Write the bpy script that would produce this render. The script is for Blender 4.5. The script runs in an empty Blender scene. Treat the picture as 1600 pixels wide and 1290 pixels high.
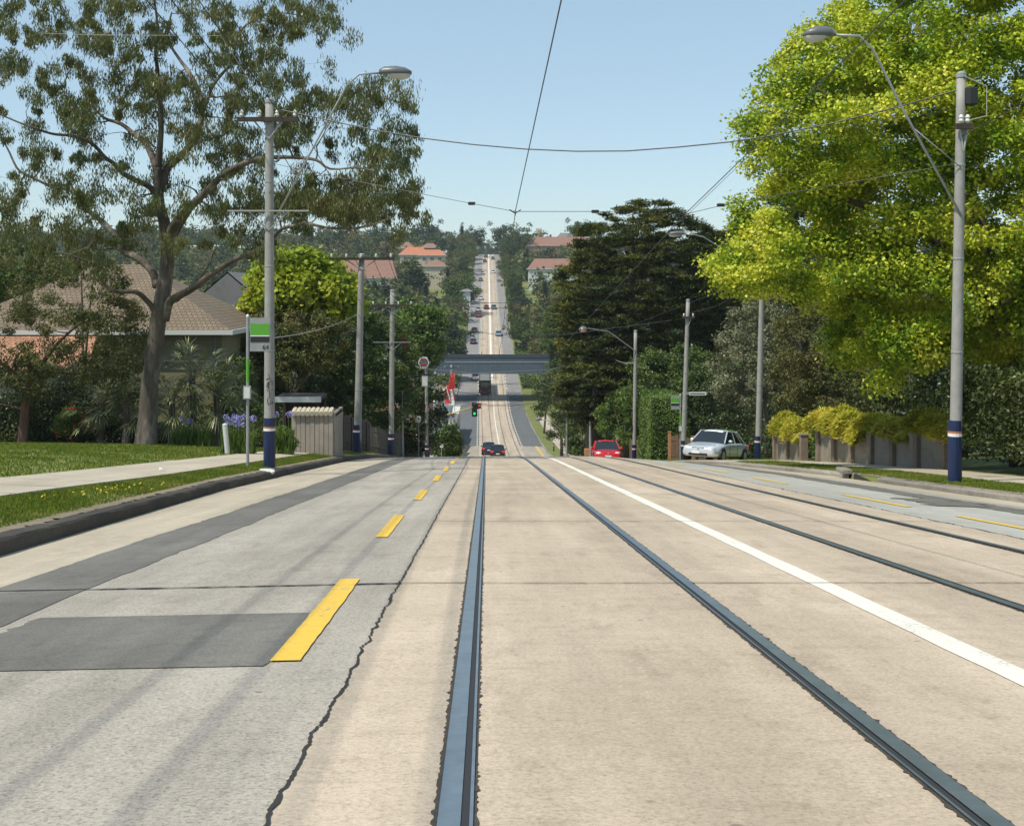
import bpy, math, random
import numpy as np
from mathutils import Vector, Matrix
R = math.radians
SC = bpy.context.scene
COL = SC.collection
random.seed(11)
RG = np.random.default_rng(7)

# ---------------------------------------------------------------- camera, sky, sun, exposure
FPX, CX, CY = 2000.0, 760.0, 450.0          # lens in photo pixels and the point straight ahead
cam = bpy.data.cameras.new('camera'); cam_o = bpy.data.objects.new('camera', cam); COL.objects.link(cam_o)
cam_o.location = (0, 0, 0); cam_o.rotation_euler = (R(90), 0, 0)
cam.sensor_width = 36; cam.lens = 45; cam.shift_x = 0.025; cam.shift_y = -0.121875
cam.clip_start = 0.1; cam.clip_end = 6000
SC.camera = cam_o
SC.render.resolution_x = 1024; SC.render.resolution_y = 825
SUN_DIR = Vector((0.50, 0.34, -1.0)).normalized()      # direction the light travels
w = bpy.data.worlds.new("World"); SC.world = w; w.use_nodes = True
nt = w.node_tree; bg = nt.nodes['Background']
sky = nt.nodes.new('ShaderNodeTexSky'); sky.sky_type = 'NISHITA'; sky.sun_disc = False
to_sun = -SUN_DIR
sky.sun_elevation = math.asin(to_sun.z); sky.sun_rotation = math.atan2(to_sun.x, to_sun.y)
sky.air_density = 1.0; sky.dust_density = 0.3; sky.ozone_density = 2.5; sky.altitude = 300
smx = nt.nodes.new('ShaderNodeMix'); smx.data_type = 'RGBA'; smx.inputs[0].default_value = .38; smx.inputs[7].default_value = (4.0, 5.35, 5.75, 1)
nt.links.new(sky.outputs[0], smx.inputs[6]); nt.links.new(smx.outputs[2], bg.inputs[0]); bg.inputs[1].default_value = 0.125
sun = bpy.data.lights.new('sun', 'SUN'); sun.energy = 4.0; sun.angle = R(0.5); sun.color = (1.0, 0.95, 0.82)
sun_o = bpy.data.objects.new('sun', sun); COL.objects.link(sun_o)
sun_o.rotation_euler = SUN_DIR.to_track_quat('-Z', 'Y').to_euler()
SC.view_settings.view_transform = 'Standard'; SC.view_settings.look = 'None'
SC.view_settings.exposure = 0.20; SC.view_settings.gamma = 1

# ---------------------------------------------------------------- helpers
def tag(o, label=None, cat=None, group=None, kind=None):
    if label: o['label'] = label
    if cat: o['category'] = cat
    if group: o['group'] = group
    if kind: o['kind'] = kind
    return o
def empty(name, loc=(0, 0, 0), rz=0, label=None, cat=None, group=None):
    o = bpy.data.objects.new(name, None); COL.objects.link(o)
    o.location = loc; o.rotation_euler = (0, 0, rz); o.empty_display_size = 0.2
    return tag(o, label, cat, group)
def kids(o): return [c for c in bpy.data.objects if c.parent == o]
def copy_tree(o, parent=None, keep=True):
    c = o.copy(); COL.objects.link(c)
    if parent: c.parent = parent
    for ch in list(o.children): copy_tree(ch, c)
    return c
def mesh_np(name, V, F, mat, parent=None, smooth=False, midx=None):
    """V (n,3), F (m,k) arrays -> one object"""
    V = np.asarray(V, dtype=np.float32); F = np.asarray(F, dtype=np.int32)
    me = bpy.data.meshes.new(name)
    me.vertices.add(len(V)); me.vertices.foreach_set('co', V.ravel())
    k = F.shape[1]
    me.loops.add(F.size); me.loops.foreach_set('vertex_index', F.ravel())
    me.polygons.add(len(F)); me.polygons.foreach_set('loop_start', np.arange(0, F.size, k, dtype=np.int32))
    try: me.polygons.foreach_set('loop_total', np.full(len(F), k, dtype=np.int32))
    except Exception: pass
    for m in (mat if isinstance(mat, (list, tuple)) else [mat]): me.materials.append(m)
    if midx is not None: me.polygons.foreach_set('material_index', np.asarray(midx, dtype=np.int32))
    me.polygons.foreach_set('use_smooth', np.full(len(F), smooth, dtype=bool))
    me.update(calc_edges=True); me.validate()
    o = bpy.data.objects.new(name, me); COL.objects.link(o)
    if parent is not None: o.parent = parent
    return o
class MB:
    def __init__(s): s.v = []; s.f = []
    def add(s, vs, fs):
        b = len(s.v); s.v += [tuple(v) for v in vs]; s.f += [tuple(i + b for i in f) for f in fs]; return s
    def box(s, c, d, rz=0, top=1.0):
        x, y, z = d[0] / 2, d[1] / 2, d[2] / 2
        vs = []
        for sz, k in ((-1, 1.0), (1, top)):
            for sx, sy in ((-1, -1), (1, -1), (1, 1), (-1, 1)):
                a, b = sx * x * k, sy * y * k
                vs.append((c[0] + a * math.cos(rz) - b * math.sin(rz), c[1] + a * math.sin(rz) + b * math.cos(rz), c[2] + sz * z))
        return s.add(vs, [(0, 3, 2, 1), (4, 5, 6, 7), (0, 1, 5, 4), (1, 2, 6, 5), (2, 3, 7, 6), (3, 0, 4, 7)])
    def tube(s, pts, rad, n=8, cap=True):
        pts = [Vector(p) for p in pts]; m = len(pts)
        if not hasattr(rad, '__len__'): rad = [rad] * m
        t0 = (pts[1] - pts[0]).normalized()
        up = Vector((0, 0, 1)) if abs(t0.z) < .9 else Vector((1, 0, 0))
        u = t0.cross(up).normalized(); vs = []
        for i, p in enumerate(pts):
            a = pts[max(i - 1, 0)]; b = pts[min(i + 1, m - 1)]
            t = (b - a); t = t.normalized() if t.length > 1e-9 else t0
            u = (u - t * u.dot(t))
            u = u.normalized() if u.length > 1e-6 else t.orthogonal().normalized()
            w_ = t.cross(u)
            for k in range(n):
                q = 2 * math.pi * k / n
                vs.append(p + (u * math.cos(q) + w_ * math.sin(q)) * rad[i])
        fs = [(i * n + k, i * n + (k + 1) % n, (i + 1) * n + (k + 1) % n, (i + 1) * n + k) for i in range(m - 1) for k in range(n)]
        if cap: fs += [tuple(range(n - 1, -1, -1)), tuple((m - 1) * n + k for k in range(n))]
        return s.add(vs, fs)
    def lathe(s, c, prof, n=12, axis='z'):
        vs = []
        for r, h in prof:
            for k in range(n):
                q = 2 * math.pi * k / n; a, b = r * math.cos(q), r * math.sin(q)
                vs.append((c[0] + a, c[1] + b, c[2] + h) if axis == 'z' else (c[0] + h, c[1] + a, c[2] + b) if axis == 'x' else (c[0] + a, c[1] + h, c[2] + b))
        m = len(prof)
        fs = [(i * n + k, i * n + (k + 1) % n, (i + 1) * n + (k + 1) % n, (i + 1) * n + k) for i in range(m - 1) for k in range(n)]
        fs += [tuple(range(n - 1, -1, -1)), tuple((m - 1) * n + k for k in range(n))]
        return s.add(vs, fs)
    def quad(s, a, b, c, d): return s.add([a, b, c, d], [(0, 1, 2, 3)])
    def ball(s, c, r, n=8, m=5):
        pr = [(max(1e-3, math.sin(math.pi * i / m)) * r, -math.cos(math.pi * i / m) * r) for i in range(m + 1)]
        return s.lathe(c, pr, n)
    def build(s, name, mat, parent=None, smooth=False, bevel=0):
        me = bpy.data.meshes.new(name); me.from_pydata(s.v, [], s.f)
        if mat: me.materials.append(mat)
        me.update()
        if smooth: me.polygons.foreach_set('use_smooth', [True] * len(me.polygons))
        o = bpy.data.objects.new(name, me); COL.objects.link(o)
        if parent is not None: o.parent = parent
        if bevel:
            b = o.modifiers.new('bevel', 'BEVEL'); b.width = bevel; b.segments = 2; b.limit_method = 'ANGLE'
        return o

# ---------------------------------------------------------------- materials
def newmat(name):
    m = bpy.data.materials.new(name); m.use_nodes = True
    nt = m.node_tree; b = nt.nodes['Principled BSDF']; return m, nt, b
def flat(name, c, rough=.6, metal=0, spec=.5, coat=0, noise=.0, nscale=3, emit=0):
    m, nt, b = newmat(name)
    b.inputs['Base Color'].default_value = (*c, 1); b.inputs['Roughness'].default_value = rough
    b.inputs['Metallic'].default_value = metal; b.inputs['Specular IOR Level'].default_value = spec
    b.inputs['Coat Weight'].default_value = coat
    if noise:
        tc = nt.nodes.new('ShaderNodeTexCoord'); n = nt.nodes.new('ShaderNodeTexNoise'); n.inputs['Scale'].default_value = nscale
        n.inputs['Detail'].default_value = 8; n.inputs['Roughness'].default_value = .7
        nt.links.new(tc.outputs['Object'], n.inputs['Vector'])
        mp = nt.nodes.new('ShaderNodeMapRange'); mp.inputs[1].default_value = .3; mp.inputs[2].default_value = .7
        mp.inputs[3].default_value = 1 - noise; mp.inputs[4].default_value = 1 + noise
        nt.links.new(n.outputs[0], mp.inputs[0])
        mx = nt.nodes.new('ShaderNodeMix'); mx.data_type = 'RGBA'; mx.blend_type = 'MULTIPLY'; mx.inputs[0].default_value = 1
        mx.inputs[6].default_value = (*c, 1); nt.links.new(mp.outputs[0], mx.inputs[7])
        nt.links.new(mx.outputs[2], b.inputs['Base Color'])
    if emit:
        b.inputs['Emission Color'].default_value = (*c, 1); b.inputs['Emission Strength'].default_value = emit
    return m
def ramp(nt, stops):
    r = nt.nodes.new('ShaderNodeValToRGB'); e = r.color_ramp.elements
    while len(e) < len(stops): e.new(.5)
    for i, (p, c) in enumerate(stops): e[i].position = p; e[i].color = (*c, 1)
    return r
def noise_node(nt, tc, scale, detail=6, rough=.6, stretch=None):
    n = nt.nodes.new('ShaderNodeTexNoise'); n.inputs['Scale'].default_value = scale
    n.inputs['Detail'].default_value = detail; n.inputs['Roughness'].default_value = rough
    if stretch:
        mp = nt.nodes.new('ShaderNodeMapping'); mp.inputs['Scale'].default_value = stretch
        nt.links.new(tc, mp.inputs[0]); tc = mp.outputs[0]
    nt.links.new(tc, n.inputs['Vector']); return n
def mixc(nt, fac, a, b, mode='MIX'):
    mx = nt.nodes.new('ShaderNodeMix'); mx.data_type = 'RGBA'; mx.blend_type = mode
    if hasattr(fac, 'links'): nt.links.new(fac, mx.inputs[0])
    else: mx.inputs[0].default_value = fac
    for i, s in ((6, a), (7, b)):
        if hasattr(s, 'links'): nt.links.new(s, mx.inputs[i])
        else: mx.inputs[i].default_value = (*s, 1)
    return mx.outputs[2]
def maprange(nt, v, a, b, c, d):
    mp = nt.nodes.new('ShaderNodeMapRange'); nt.links.new(v, mp.inputs[0])
    for i, q in enumerate((a, b, c, d)): mp.inputs[i + 1].default_value = q
    return mp.outputs[0]
def paving(name, base, dark, light, speck, grain=90, streak=.12, bump=.25, stain=.35, brush=0):
    """aggregate surface: fine stones, blotches, long wear streaks along the road"""
    m, nt, b = newmat(name)
    tc = nt.nodes.new('ShaderNodeTexCoord').outputs['Object']
    fine = noise_node(nt, tc, grain, 3, .8)
    mid = noise_node(nt, tc, 7, 5, .7)
    big = noise_node(nt, tc, .55, 4, .6)
    stk = noise_node(nt, tc, 1.0, 5, .65, (1.6, .035, 1))
    col = mixc(nt, maprange(nt, big.outputs[0], .35, .65, 0, 1), base, light)
    col = mixc(nt, maprange(nt, mid.outputs[0], .5, .75, 0, .55), col, dark)
    col = mixc(nt, maprange(nt, fine.outputs[0], .5, .72, 0, speck), col, tuple(c * .35 for c in dark))
    col = mixc(nt, maprange(nt, fine.outputs[0], .44, .3, 0, speck * .7), col, tuple(min(1, c * 1.45) for c in light))
    if stain:
        st = noise_node(nt, tc, 2.3, 8, .75, (1, .35, 1)); col = mixc(nt, maprange(nt, st.outputs[0], .54, .72, 0, stain), col, tuple(q * .55 for q in dark))
        vo = nt.nodes.new('ShaderNodeTexVoronoi'); vo.inputs['Scale'].default_value = 2.6; nt.links.new(tc, vo.inputs['Vector'])
        col = mixc(nt, maprange(nt, vo.outputs['Distance'], .035, .06, stain * 1.3, 0), col, tuple(q * .4 for q in dark))
        sp = noise_node(nt, tc, 19, 6, .8); col = mixc(nt, maprange(nt, sp.outputs[0], .62, .74, 0, stain * 1.4), col, tuple(q * .5 for q in dark))
    br2 = noise_node(nt, tc, 1.0, 6, .7, (1.1, 16, 1)); col = mixc(nt, maprange(nt, br2.outputs[0], .5, .72, 0, brush), col, tuple(q * .8 for q in dark))
    k = maprange(nt, stk.outputs[0], .35, .65, 1 - streak, 1 + streak)
    col = mixc(nt, 1.0, col, k, 'MULTIPLY')
    nt.links.new(col, b.inputs['Base Color']); b.inputs['Roughness'].default_value = .85
    b.inputs['Specular IOR Level'].default_value = .35
    bp = nt.nodes.new('ShaderNodeBump'); bp.inputs['Strength'].default_value = bump; bp.inputs['Distance'].default_value = .01
    nt.links.new(fine.outputs[0], bp.inputs['Height']); nt.links.new(bp.outputs[0], b.inputs['Normal'])
    return m
def leafmat(name, stops, trans=.35, gloss=.5, rough=.5, clump=.5):
    """leaf colour: random per leaf plus clump-sized variation; light shines through"""
    m, nt, b = newmat(name)
    geo = nt.nodes.new('ShaderNodeNewGeometry'); tc = nt.nodes.new('ShaderNodeTexCoord').outputs['Object']
    n = noise_node(nt, tc, clump, 3, .6)
    ad = nt.nodes.new('ShaderNodeMath'); ad.operation = 'MULTIPLY_ADD'; ad.inputs[1].default_value = .45
    nt.links.new(geo.outputs['Random Per Island'], ad.inputs[0])
    nt.links.new(maprange(nt, n.outputs[0], .35, .65, 0, .55), ad.inputs[2])
    rp = ramp(nt, stops); nt.links.new(ad.outputs[0], rp.inputs[0])
    nt.links.new(rp.outputs[0], b.inputs['Base Color']); b.inputs['Roughness'].default_value = rough
    b.inputs['Specular IOR Level'].default_value = gloss
    tr = nt.nodes.new('ShaderNodeBsdfTranslucent')
    tcol = mixc(nt, .35, rp.outputs[0], (1, 1, .25), 'MULTIPLY'); nt.links.new(tcol, tr.inputs[0])
    mx = nt.nodes.new('ShaderNodeMixShader'); mx.inputs[0].default_value = trans
    nt.links.new(b.outputs[0], mx.inputs[1]); nt.links.new(tr.outputs[0], mx.inputs[2])
    nt.links.new(mx.outputs[0], nt.nodes['Material Output'].inputs[0])
    return m

M = {}
M['concrete_track'] = paving('concrete_track', (.435, .350, .262), (.31, .245, .18), (.51, .415, .32), .5, 55, .14, stain=.45, brush=.22)
M['asphalt_pale'] = paving('asphalt_pale', (.33, .294, .25), (.235, .208, .175), (.39, .35, .30), .8, 60, .17, stain=.5)
M['asphalt_right'] = paving('asphalt_right', (.36, .345, .305), (.28, .27, .24), (.41, .40, .36), .45, 85, .10)
M['asphalt_dark'] = paving('asphalt_dark', (.13, .122, .108), (.085, .08, .072), (.18, .17, .15), .7, 75, .16)
M['asphalt_valley'] = paving('asphalt_valley', (.115, .12, .125), (.09, .095, .1), (.14, .145, .15), .3, 20, .05, 0)
M['asphalt_hill'] = paving('asphalt_hill', (.22, .21, .205), (.17, .165, .16), (.26, .25, .24), .3, 20, .08, 0)
M['concrete_gutter'] = paving('concrete_gutter', (.42, .36, .275), (.31, .265, .2), (.47, .405, .31), .4, 60, .15)
M['concrete_cross'] = paving('concrete_cross', (.33, .29, .23), (.25, .22, .17), (.38, .33, .27), .4, 30, .1, 0)
M['concrete_path'] = paving('concrete_path', (.42, .36, .28), (.33, .28, .21), (.48, .42, .33), .4, 60, .1)
M['kerb'] = paving('kerb', (.24, .215, .18), (.12, .105, .085), (.31, .28, .235), .6, 40, .3)
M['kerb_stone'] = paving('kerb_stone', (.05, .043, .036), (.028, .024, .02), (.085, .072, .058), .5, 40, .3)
M['tar'] = flat('tar', (.055, .045, .036), .8, noise=.4, nscale=20)
M['crack'] = flat('crack', (.03, .027, .024), .95)
M['rail_steel'] = flat('rail_steel', (.30, .345, .385), .34, .8, noise=.2, nscale=8)
M['rail_groove'] = flat('rail_groove', (.025, .025, .03), .8)
def worn(name, c, under, amt):
    m, nt, b = newmat(name); tc = nt.nodes.new('ShaderNodeTexCoord').outputs['Object']
    n = noise_node(nt, tc, 34, 8, .8); n2 = noise_node(nt, tc, 3, 5, .7, (1, .3, 1)); n3 = noise_node(nt, tc, 9, 5, .7)
    ad = nt.nodes.new('ShaderNodeMath'); nt.links.new(n.outputs[0], ad.inputs[0]); nt.links.new(maprange(nt, n2.outputs[0], .35, .7, -.12, .12), ad.inputs[1])
    col = mixc(nt, maprange(nt, n3.outputs[0], .4, .7, 0, .35), c, tuple(q * .7 for q in c))
    col = mixc(nt, maprange(nt, ad.outputs[0], amt, amt + .06, 0, .85), col, under)
    nt.links.new(col, b.inputs['Base Color']); b.inputs['Roughness'].default_value = .75; return m
M['paint_yellow'] = worn('paint_yellow', (.74, .47, .06), (.27, .24, .18), .565)
M['paint_white'] = worn('paint_white', (.74, .71, .63), (.38, .32, .24), .57)
M['dirt'] = paving('dirt', (.20, .16, .11), (.12, .095, .065), (.27, .22, .15), .6, 40, .2)
M['paint_cream'] = flat('paint_cream', (.62, .57, .45), .7)
M['pole'] = flat('pole_concrete', (.30, .29, .27), .7, noise=.2, nscale=4)
M['pole_steel'] = flat('pole_steel', (.33, .34, .34), .5, .3, noise=.15, nscale=5)
M['navy'] = flat('navy_paint', (.010, .022, .075), .4, noise=.2)
M['white'] = flat('white_paint', (.75, .74, .72), .5)
M['offwhite'] = flat('off_white_board', (.62, .62, .58), .5)
M['red'] = flat('red_paint', (.55, .03, .03), .5)
M['green_sign'] = flat('green_sign_paint', (.10, .34, .03), .5)
M['black'] = flat('black_paint', (.018, .018, .02), .5)
M['timber_dark'] = flat('dark_timber', (.05, .035, .028), .85, noise=.4, nscale=3)
M['timber_grey'] = flat('grey_timber', (.20, .17, .14), .85, noise=.3, nscale=5)
M['timber_orange'] = flat('orange_timber', (.42, .20, .09), .8, noise=.2, nscale=5)
M['timber_brown'] = flat('brown_fence_timber', (.14, .085, .05), .85, noise=.35, nscale=4)
M['wire'] = flat('wire', (.03, .032, .035), .5)
M['wire_pale'] = flat('pale_wire', (.35, .34, .31), .5)
M['lamp_grey'] = flat('lamp_housing', (.12, .13, .14), .4)
M['lamp_lens'] = flat('lamp_lens', (.5, .5, .45), .15)
M['lamp_amber'] = flat('lamp_amber', (.65, .30, .15), .2)
M['glass'] = flat('dark_glass', (.012, .017, .022), .06, 0, .8)
M['tyre'] = flat('tyre_rubber', (.02, .02, .02), .85)
M['rim'] = flat('wheel_rim', (.45, .46, .47), .3, .8)
M['chrome'] = flat('chrome', (.7, .7, .7), .15, 1)
M['headlight'] = flat('headlight_glass', (.72, .75, .78), .08, .2)
M['taillight'] = flat('taillight_red', (.65, .02, .02), .25, emit=.5)
M['plate'] = flat('plate', (.7, .7, .66), .5)

# ---------------------------------------------------------------- the lie of the land
PY = [-60, -20, 0, 20, 38, 44, 55, 66, 80, 100, 120, 140, 152, 165, 183, 217, 242, 270, 300, 343, 438, 575, 655, 690, 760, 1000, 1600, 2500]
PZ = [5.5, 1.14, -1.04, -3.22, -5.18, -5.84, -7.2, -8.7, -10.75, -13.7, -16.6, -18.9, -20.1, -21.1, -22.1, -23.3, -23.4, -21.6, -19.3, -16, -7, 7, 16.0, 18.2, 19.5, 17, -10, -60]
_yy = np.arange(-60, 2501, 1.0); _zz = np.interp(_yy, PY, PZ)
_k = np.exp(-.5 * (np.arange(-12, 13) / 3.2) ** 2); _k /= _k.sum()
_zs = np.convolve(np.pad(_zz, 12, mode='reflect', reflect_type='odd'), _k, 'valid')
def prof(y): return np.interp(y, _yy, _zs)
def xo(y):
    t = np.clip((np.asarray(y, float) - 60) / 280, 0, 1); return -1.1 * t * t * (3 - 2 * t)
def kl(y): return np.interp(y, [0, 11, 23, 70, 120, 160, 200, 235, 250, 268, 300, 700], [-3.9, -4.2, -4.72, -4.7, -4.2, -3.6, -3.6, -4.6, -5.4, -5.0, -4.6, -4.6])
def kr(y): return np.interp(y, [0, 100, 150, 700], [8.1, 8.1, 8.2, 7.9])
def rdrop(y): return np.interp(y, [30, 60, 85, 130], [0, .24, .2, 0])
def cross(x, y=None):
    x = np.asarray(x, float); z = np.where(x < -.6, (x + .6) * .0195, np.where(x > 5, -(x - 5) * .032, 0.0))
    return z if y is None else z - rdrop(y) * np.clip((x - 4.6) / 3.5, 0, 1)
LATX = [-3000, -300, -60, -30, -12, -9, -7.3, -6, -5.0, -4.65]
LATZ = [3, 3, 1.2, .65, .45, .33, .24, .2, .08, .05]
def lat(x, y):
    """ground height beside the road, above the crown of the road (x measured from the rails)"""
    x = np.asarray(x, float); s = kl(y) + 4.72; e = kr(y) - 8.1
    l = np.interp(x - s, LATX, LATZ); r = np.interp(x - e, [8.1, 8.3, 9, 12, 20, 60, 3000], [-.02, 0, .0, .0, .3, 1.2, 3])
    z = np.where(x < kl(y), l, np.where(x > kr(y), r - rdrop(y) * np.interp(x, [12, 40], [1, 0]), -.6))
    bump = np.clip((np.abs(x) - 40) / 80, 0, 1) * np.clip((np.asarray(y, float) - 250) / 200, 0, 1)
    z = z + bump * (2.6 * np.sin(x * .013 + y * .004) + 1.6 * np.sin(x * .031 + 1.3))
    return z
def ground(x, y):
    """world height of the ground at world x, y"""
    xr = x - xo(y)
    z = float(prof(y) + lat(xr, y))
    if kl(y) <= xr <= kr(y): z = float(prof(y) + cross(xr, y))
    return z
def at(px, py, Y): return Vector(((px - CX) * Y / FPX, Y, (CY - py) * Y / FPX))
def atx(px, Y): return (px - CX) * Y / FPX

# terrain: one sheet out to the horizon
gx = np.unique(np.concatenate([np.linspace(-2500, -300, 12), np.linspace(-300, -40, 40), np.linspace(-40, -14, 22), np.linspace(-14, -4.9, 22),
     [-4.78, -4.70, -4.6, -3.5, -2, 1, 4, 6, 7.8], [8.05, 8.16, 8.3], np.linspace(8.5, 14, 14), np.linspace(15, 45, 22), np.linspace(50, 320, 34), np.linspace(340, 2500, 12)]))
gy = np.unique(np.concatenate([np.linspace(-40, 80, 121), np.linspace(80, 300, 90), np.linspace(300, 800, 80), np.linspace(800, 2500, 30)]))
GX, GY = np.meshgrid(gx, gy)
sh = np.where(GX < 0, kl(GY) + 4.72, kr(GY) - 8.1) * np.clip(1 - np.abs(GX) / 60, 0, 1)
WX = GX + sh
def lat_w(x, y):   # same as lat() but never rises above the road sheet
    return lat(x, y)
GZ = prof(GY) + np.where((WX > kl(GY) - .02) & (WX < kr(GY) + .02), -.6, lat(WX, GY))
rough = (np.sin(WX * 3.1 + GY * 1.7) + np.sin(WX * 1.3 - GY * 2.9)) * .012
GZ = GZ + np.where((WX < kl(GY) - .3) | (WX > kr(GY) + .4), rough, 0)
V = np.stack([WX + xo(GY), GY, GZ], -1).reshape(-1, 3)
ny, nx = GX.shape
idx = np.arange(ny * nx).reshape(ny, nx)
F = np.stack([idx[:-1, :-1], idx[:-1, 1:], idx[1:, 1:], idx[1:, :-1]], -1).reshape(-1, 4)
m, nt, b = newmat('turf')
tc = nt.nodes.new('ShaderNodeTexCoord').outputs['Object']
n1 = noise_node(nt, tc, 1.1, 6, .7); n2 = noise_node(nt, tc, 26, 4, .75); n3 = noise_node(nt, tc, .25, 3, .5)
c = mixc(nt, maprange(nt, n1.outputs[0], .38, .62, 0, 1), (.13, .16, .035), (.20, .21, .055))
c = mixc(nt, maprange(nt, n2.outputs[0], .4, .65, 0, .7), c, (.08, .10, .025))
c = mixc(nt, maprange(nt, n3.outputs[0], .58, .7, 0, .75), c, (.26, .20, .12))
nt.links.new(c, b.inputs['Base Color']); b.inputs['Roughness'].default_value = .95
M['turf'] = m
tag(mesh_np('ground', V, F, M['turf'], smooth=True), kind='structure')

def ribbon(name, xl, xr, y0, y1, dz, mat, step=1.0, nxs=6, parent=None, zf=None, jag=0, thick=0, kind='structure'):
    ys = np.arange(y0, y1 + step * .5, step); n = len(ys)
    L = np.array([xl(y) if callable(xl) else xl for y in ys], float); Rr = np.array([xr(y) if callable(xr) else xr for y in ys], float)
    if jag:
        L = L + RG.normal(0, jag, n); Rr = Rr + RG.normal(0, jag, n)
    t = np.linspace(0, 1, nxs)
    X = L[:, None] * (1 - t) + Rr[:, None] * t; Y = np.repeat(ys[:, None], nxs, 1)
    Z = prof(Y) + (zf(X, Y) if zf else cross(X, Y)) + dz
    V = np.stack([X + xo(Y), Y, Z], -1).reshape(-1, 3); idx = np.arange(n * nxs).reshape(n, nxs)
    F = np.stack([idx[:-1, :-1], idx[:-1, 1:], idx[1:, 1:], idx[1:, :-1]], -1).reshape(-1, 4)
    o = mesh_np(name, V, F, mat, parent)
    if kind: tag(o, kind=kind)
    if thick:
        s = o.modifiers.new('solid', 'SOLIDIFY'); s.thickness = thick; s.offset = -1
    return o
CL, CR = -.58, 5.02
ribbon('road_track_bed', CL, CR, -30, 700, 0, M['concrete_track'])
ribbon('road_left_lane', kl, CL, -30, 148, 0, M['asphalt_pale'])
ribbon('road_right_lane', CR, kr, -30, 148, 0, M['asphalt_right'])
ribbon('road_crossing', kl, CL, 148, 176, 0, M['concrete_cross']); ribbon('road_crossing', CR, kr, 148, 176, 0, M['concrete_cross'])
ribbon('road_valley_lane', kl, CL, 176, 268, 0, M['asphalt_valley']); ribbon('road_valley_lane', CR, kr, 176, 268, 0, M['asphalt_valley'])
ribbon('road_hill_lane', kl, CL, 268, 700, 0, M['asphalt_hill']); ribbon('road_hill_lane', CR, kr, 268, 700, 0, M['asphalt_hill'])
# gutter, tar strips, patch
ribbon('gutter', lambda y: kl(y) + .005, -3.3, -30, 70, .002, M['concrete_gutter'], .25, 4, jag=.004)
wob = lambda y: .012 * math.sin(y * .9) + .008 * math.sin(y * 2.7 + 1)
ribbon('road_tar_strip', lambda y: -3.33 + wob(y), lambda y: -2.66 + wob(y + 9), -30, 70, .004, M['asphalt_dark'], .2, 3, jag=.008)
ribbon('road_tar_strip', lambda y: 6.75 + 2 * wob(y), lambda y: 7.25 + 2 * wob(y + 5), -30, 90, .006, M['asphalt_dark'], .2, 3, jag=.02)
ribbon('road_tar_patch', -2.54, -.97, 5.62, 7.24, .004, M['asphalt_dark'], .0675, 8, jag=.009)
ribbon('road_tar_patch', 6.2, 7.0, 17.6, 19.6, .010, M['asphalt_dark'], .1, 3, jag=.09)
ribbon('gutter', 7.45, lambda y: kr(y) - .005, -30, 90, .004, M['concrete_gutter'], .5, 3, jag=.02)
# slab joints and other dark lines across the road
def cross_line(x0, x1, y, w_, mat, dz=.0065):
    n = int((x1 - x0) / .06); xs = np.linspace(x0, x1, n)
    j = np.cumsum(RG.normal(0, .0022, n)); j -= np.linspace(j[0], j[-1], n)
    ww = w_ * RG.uniform(.5, 1.3, n)
    V = []; 
    for s in (-1, 1):
        yy = y + j + s * ww / 2
        V.append(np.stack([xs + xo(yy), yy, prof(yy) + cross(xs, yy) + dz], -1))
    V = np.concatenate(V); i = np.arange(n - 1)
    return tag(mesh_np('road_cross_line', V, np.stack([i, i + 1, i + 1 + n, i + n], -1), mat), kind='structure')
for y in (-3, 3.0, 8.55, 14.2, 20, 26, 32, 36, 40.5): cross_line(CL, CR, y, .022, M['crack'] if y in (8.55, 36, 40.5) else M['tar'])
cross_line(-3.9, CL, 8.53, .045, M['crack']); cross_line(-4.4, CL, 33.5, .08, M['tar']); cross_line(-4.4, CL, 38, .1, M['tar'])  # dark lines across the left lane, the nearest one almost black
# the ragged crack along the slab edges
def crack(x, y0, y1, step, wmean, jit):
    ys = np.arange(y0, y1, step); n = len(ys)
    c = np.zeros(n); v = 0
    for i in range(n): v = .72 * v + RG.normal(0, jit); c[i] = v
    ww = wmean * np.convolve(np.exp(RG.normal(0, .6, n)), np.ones(5) / 5, 'same') * .5 + .002
    V = []
    for s in (-1, 1):
        xx = x + c + s * ww; V.append(np.stack([xx + xo(ys), ys, prof(ys) + cross(xx, ys) + .005], -1))
    V = np.concatenate(V); i = np.arange(n - 1)
    return tag(mesh_np('road_crack', V, np.stack([i, i + n, i + 1 + n, i + 1], -1), M['crack']), kind='structure')
crack(CL, 2, 62, .022, .0065, .0036); crack(CR, 5, 62, .06, .012, .008)
# rails
rail_lab = ['leftmost tram rail of the four, running straight up the frame', 'second tram rail from the left, left of the solid white line',
            'third tram rail from the left, first one right of the solid white line', 'rightmost of the four tram rails, beside the yellow dashed right lane']
for i, x in enumerate((-.095, 1.335, 3.07, 4.49)):
    e = empty('tram_rail', (0, 0, 0), 0, rail_lab[i], 'rail', 'tram rails set in the road')
    s = 1 if i % 2 == 0 else -1
    def rb(name, a, b_, dz, mat, jag=0, st=.5, y1=690):
        lo, hi = sorted((x + s * a, x + s * b_)); return ribbon(name, lo, hi, 0.5, y1, dz, mat, st, 2, e, jag=jag, kind=None)
    rb('tar_seal', -.048, .070, .003, M['tar'], .0055, .022, 62)
    rb('tar_seal', -.046, .068, .0025, M['tar'], 0, 2).location.y = 0
    rb('rail_head', -.034, .027, .010, M['rail_steel'])
    rb('rail_groove', .027, .05, .006, M['rail_groove'])
    rb('rail_lip', .05, .06, .009, M['rail_steel'])
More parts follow.
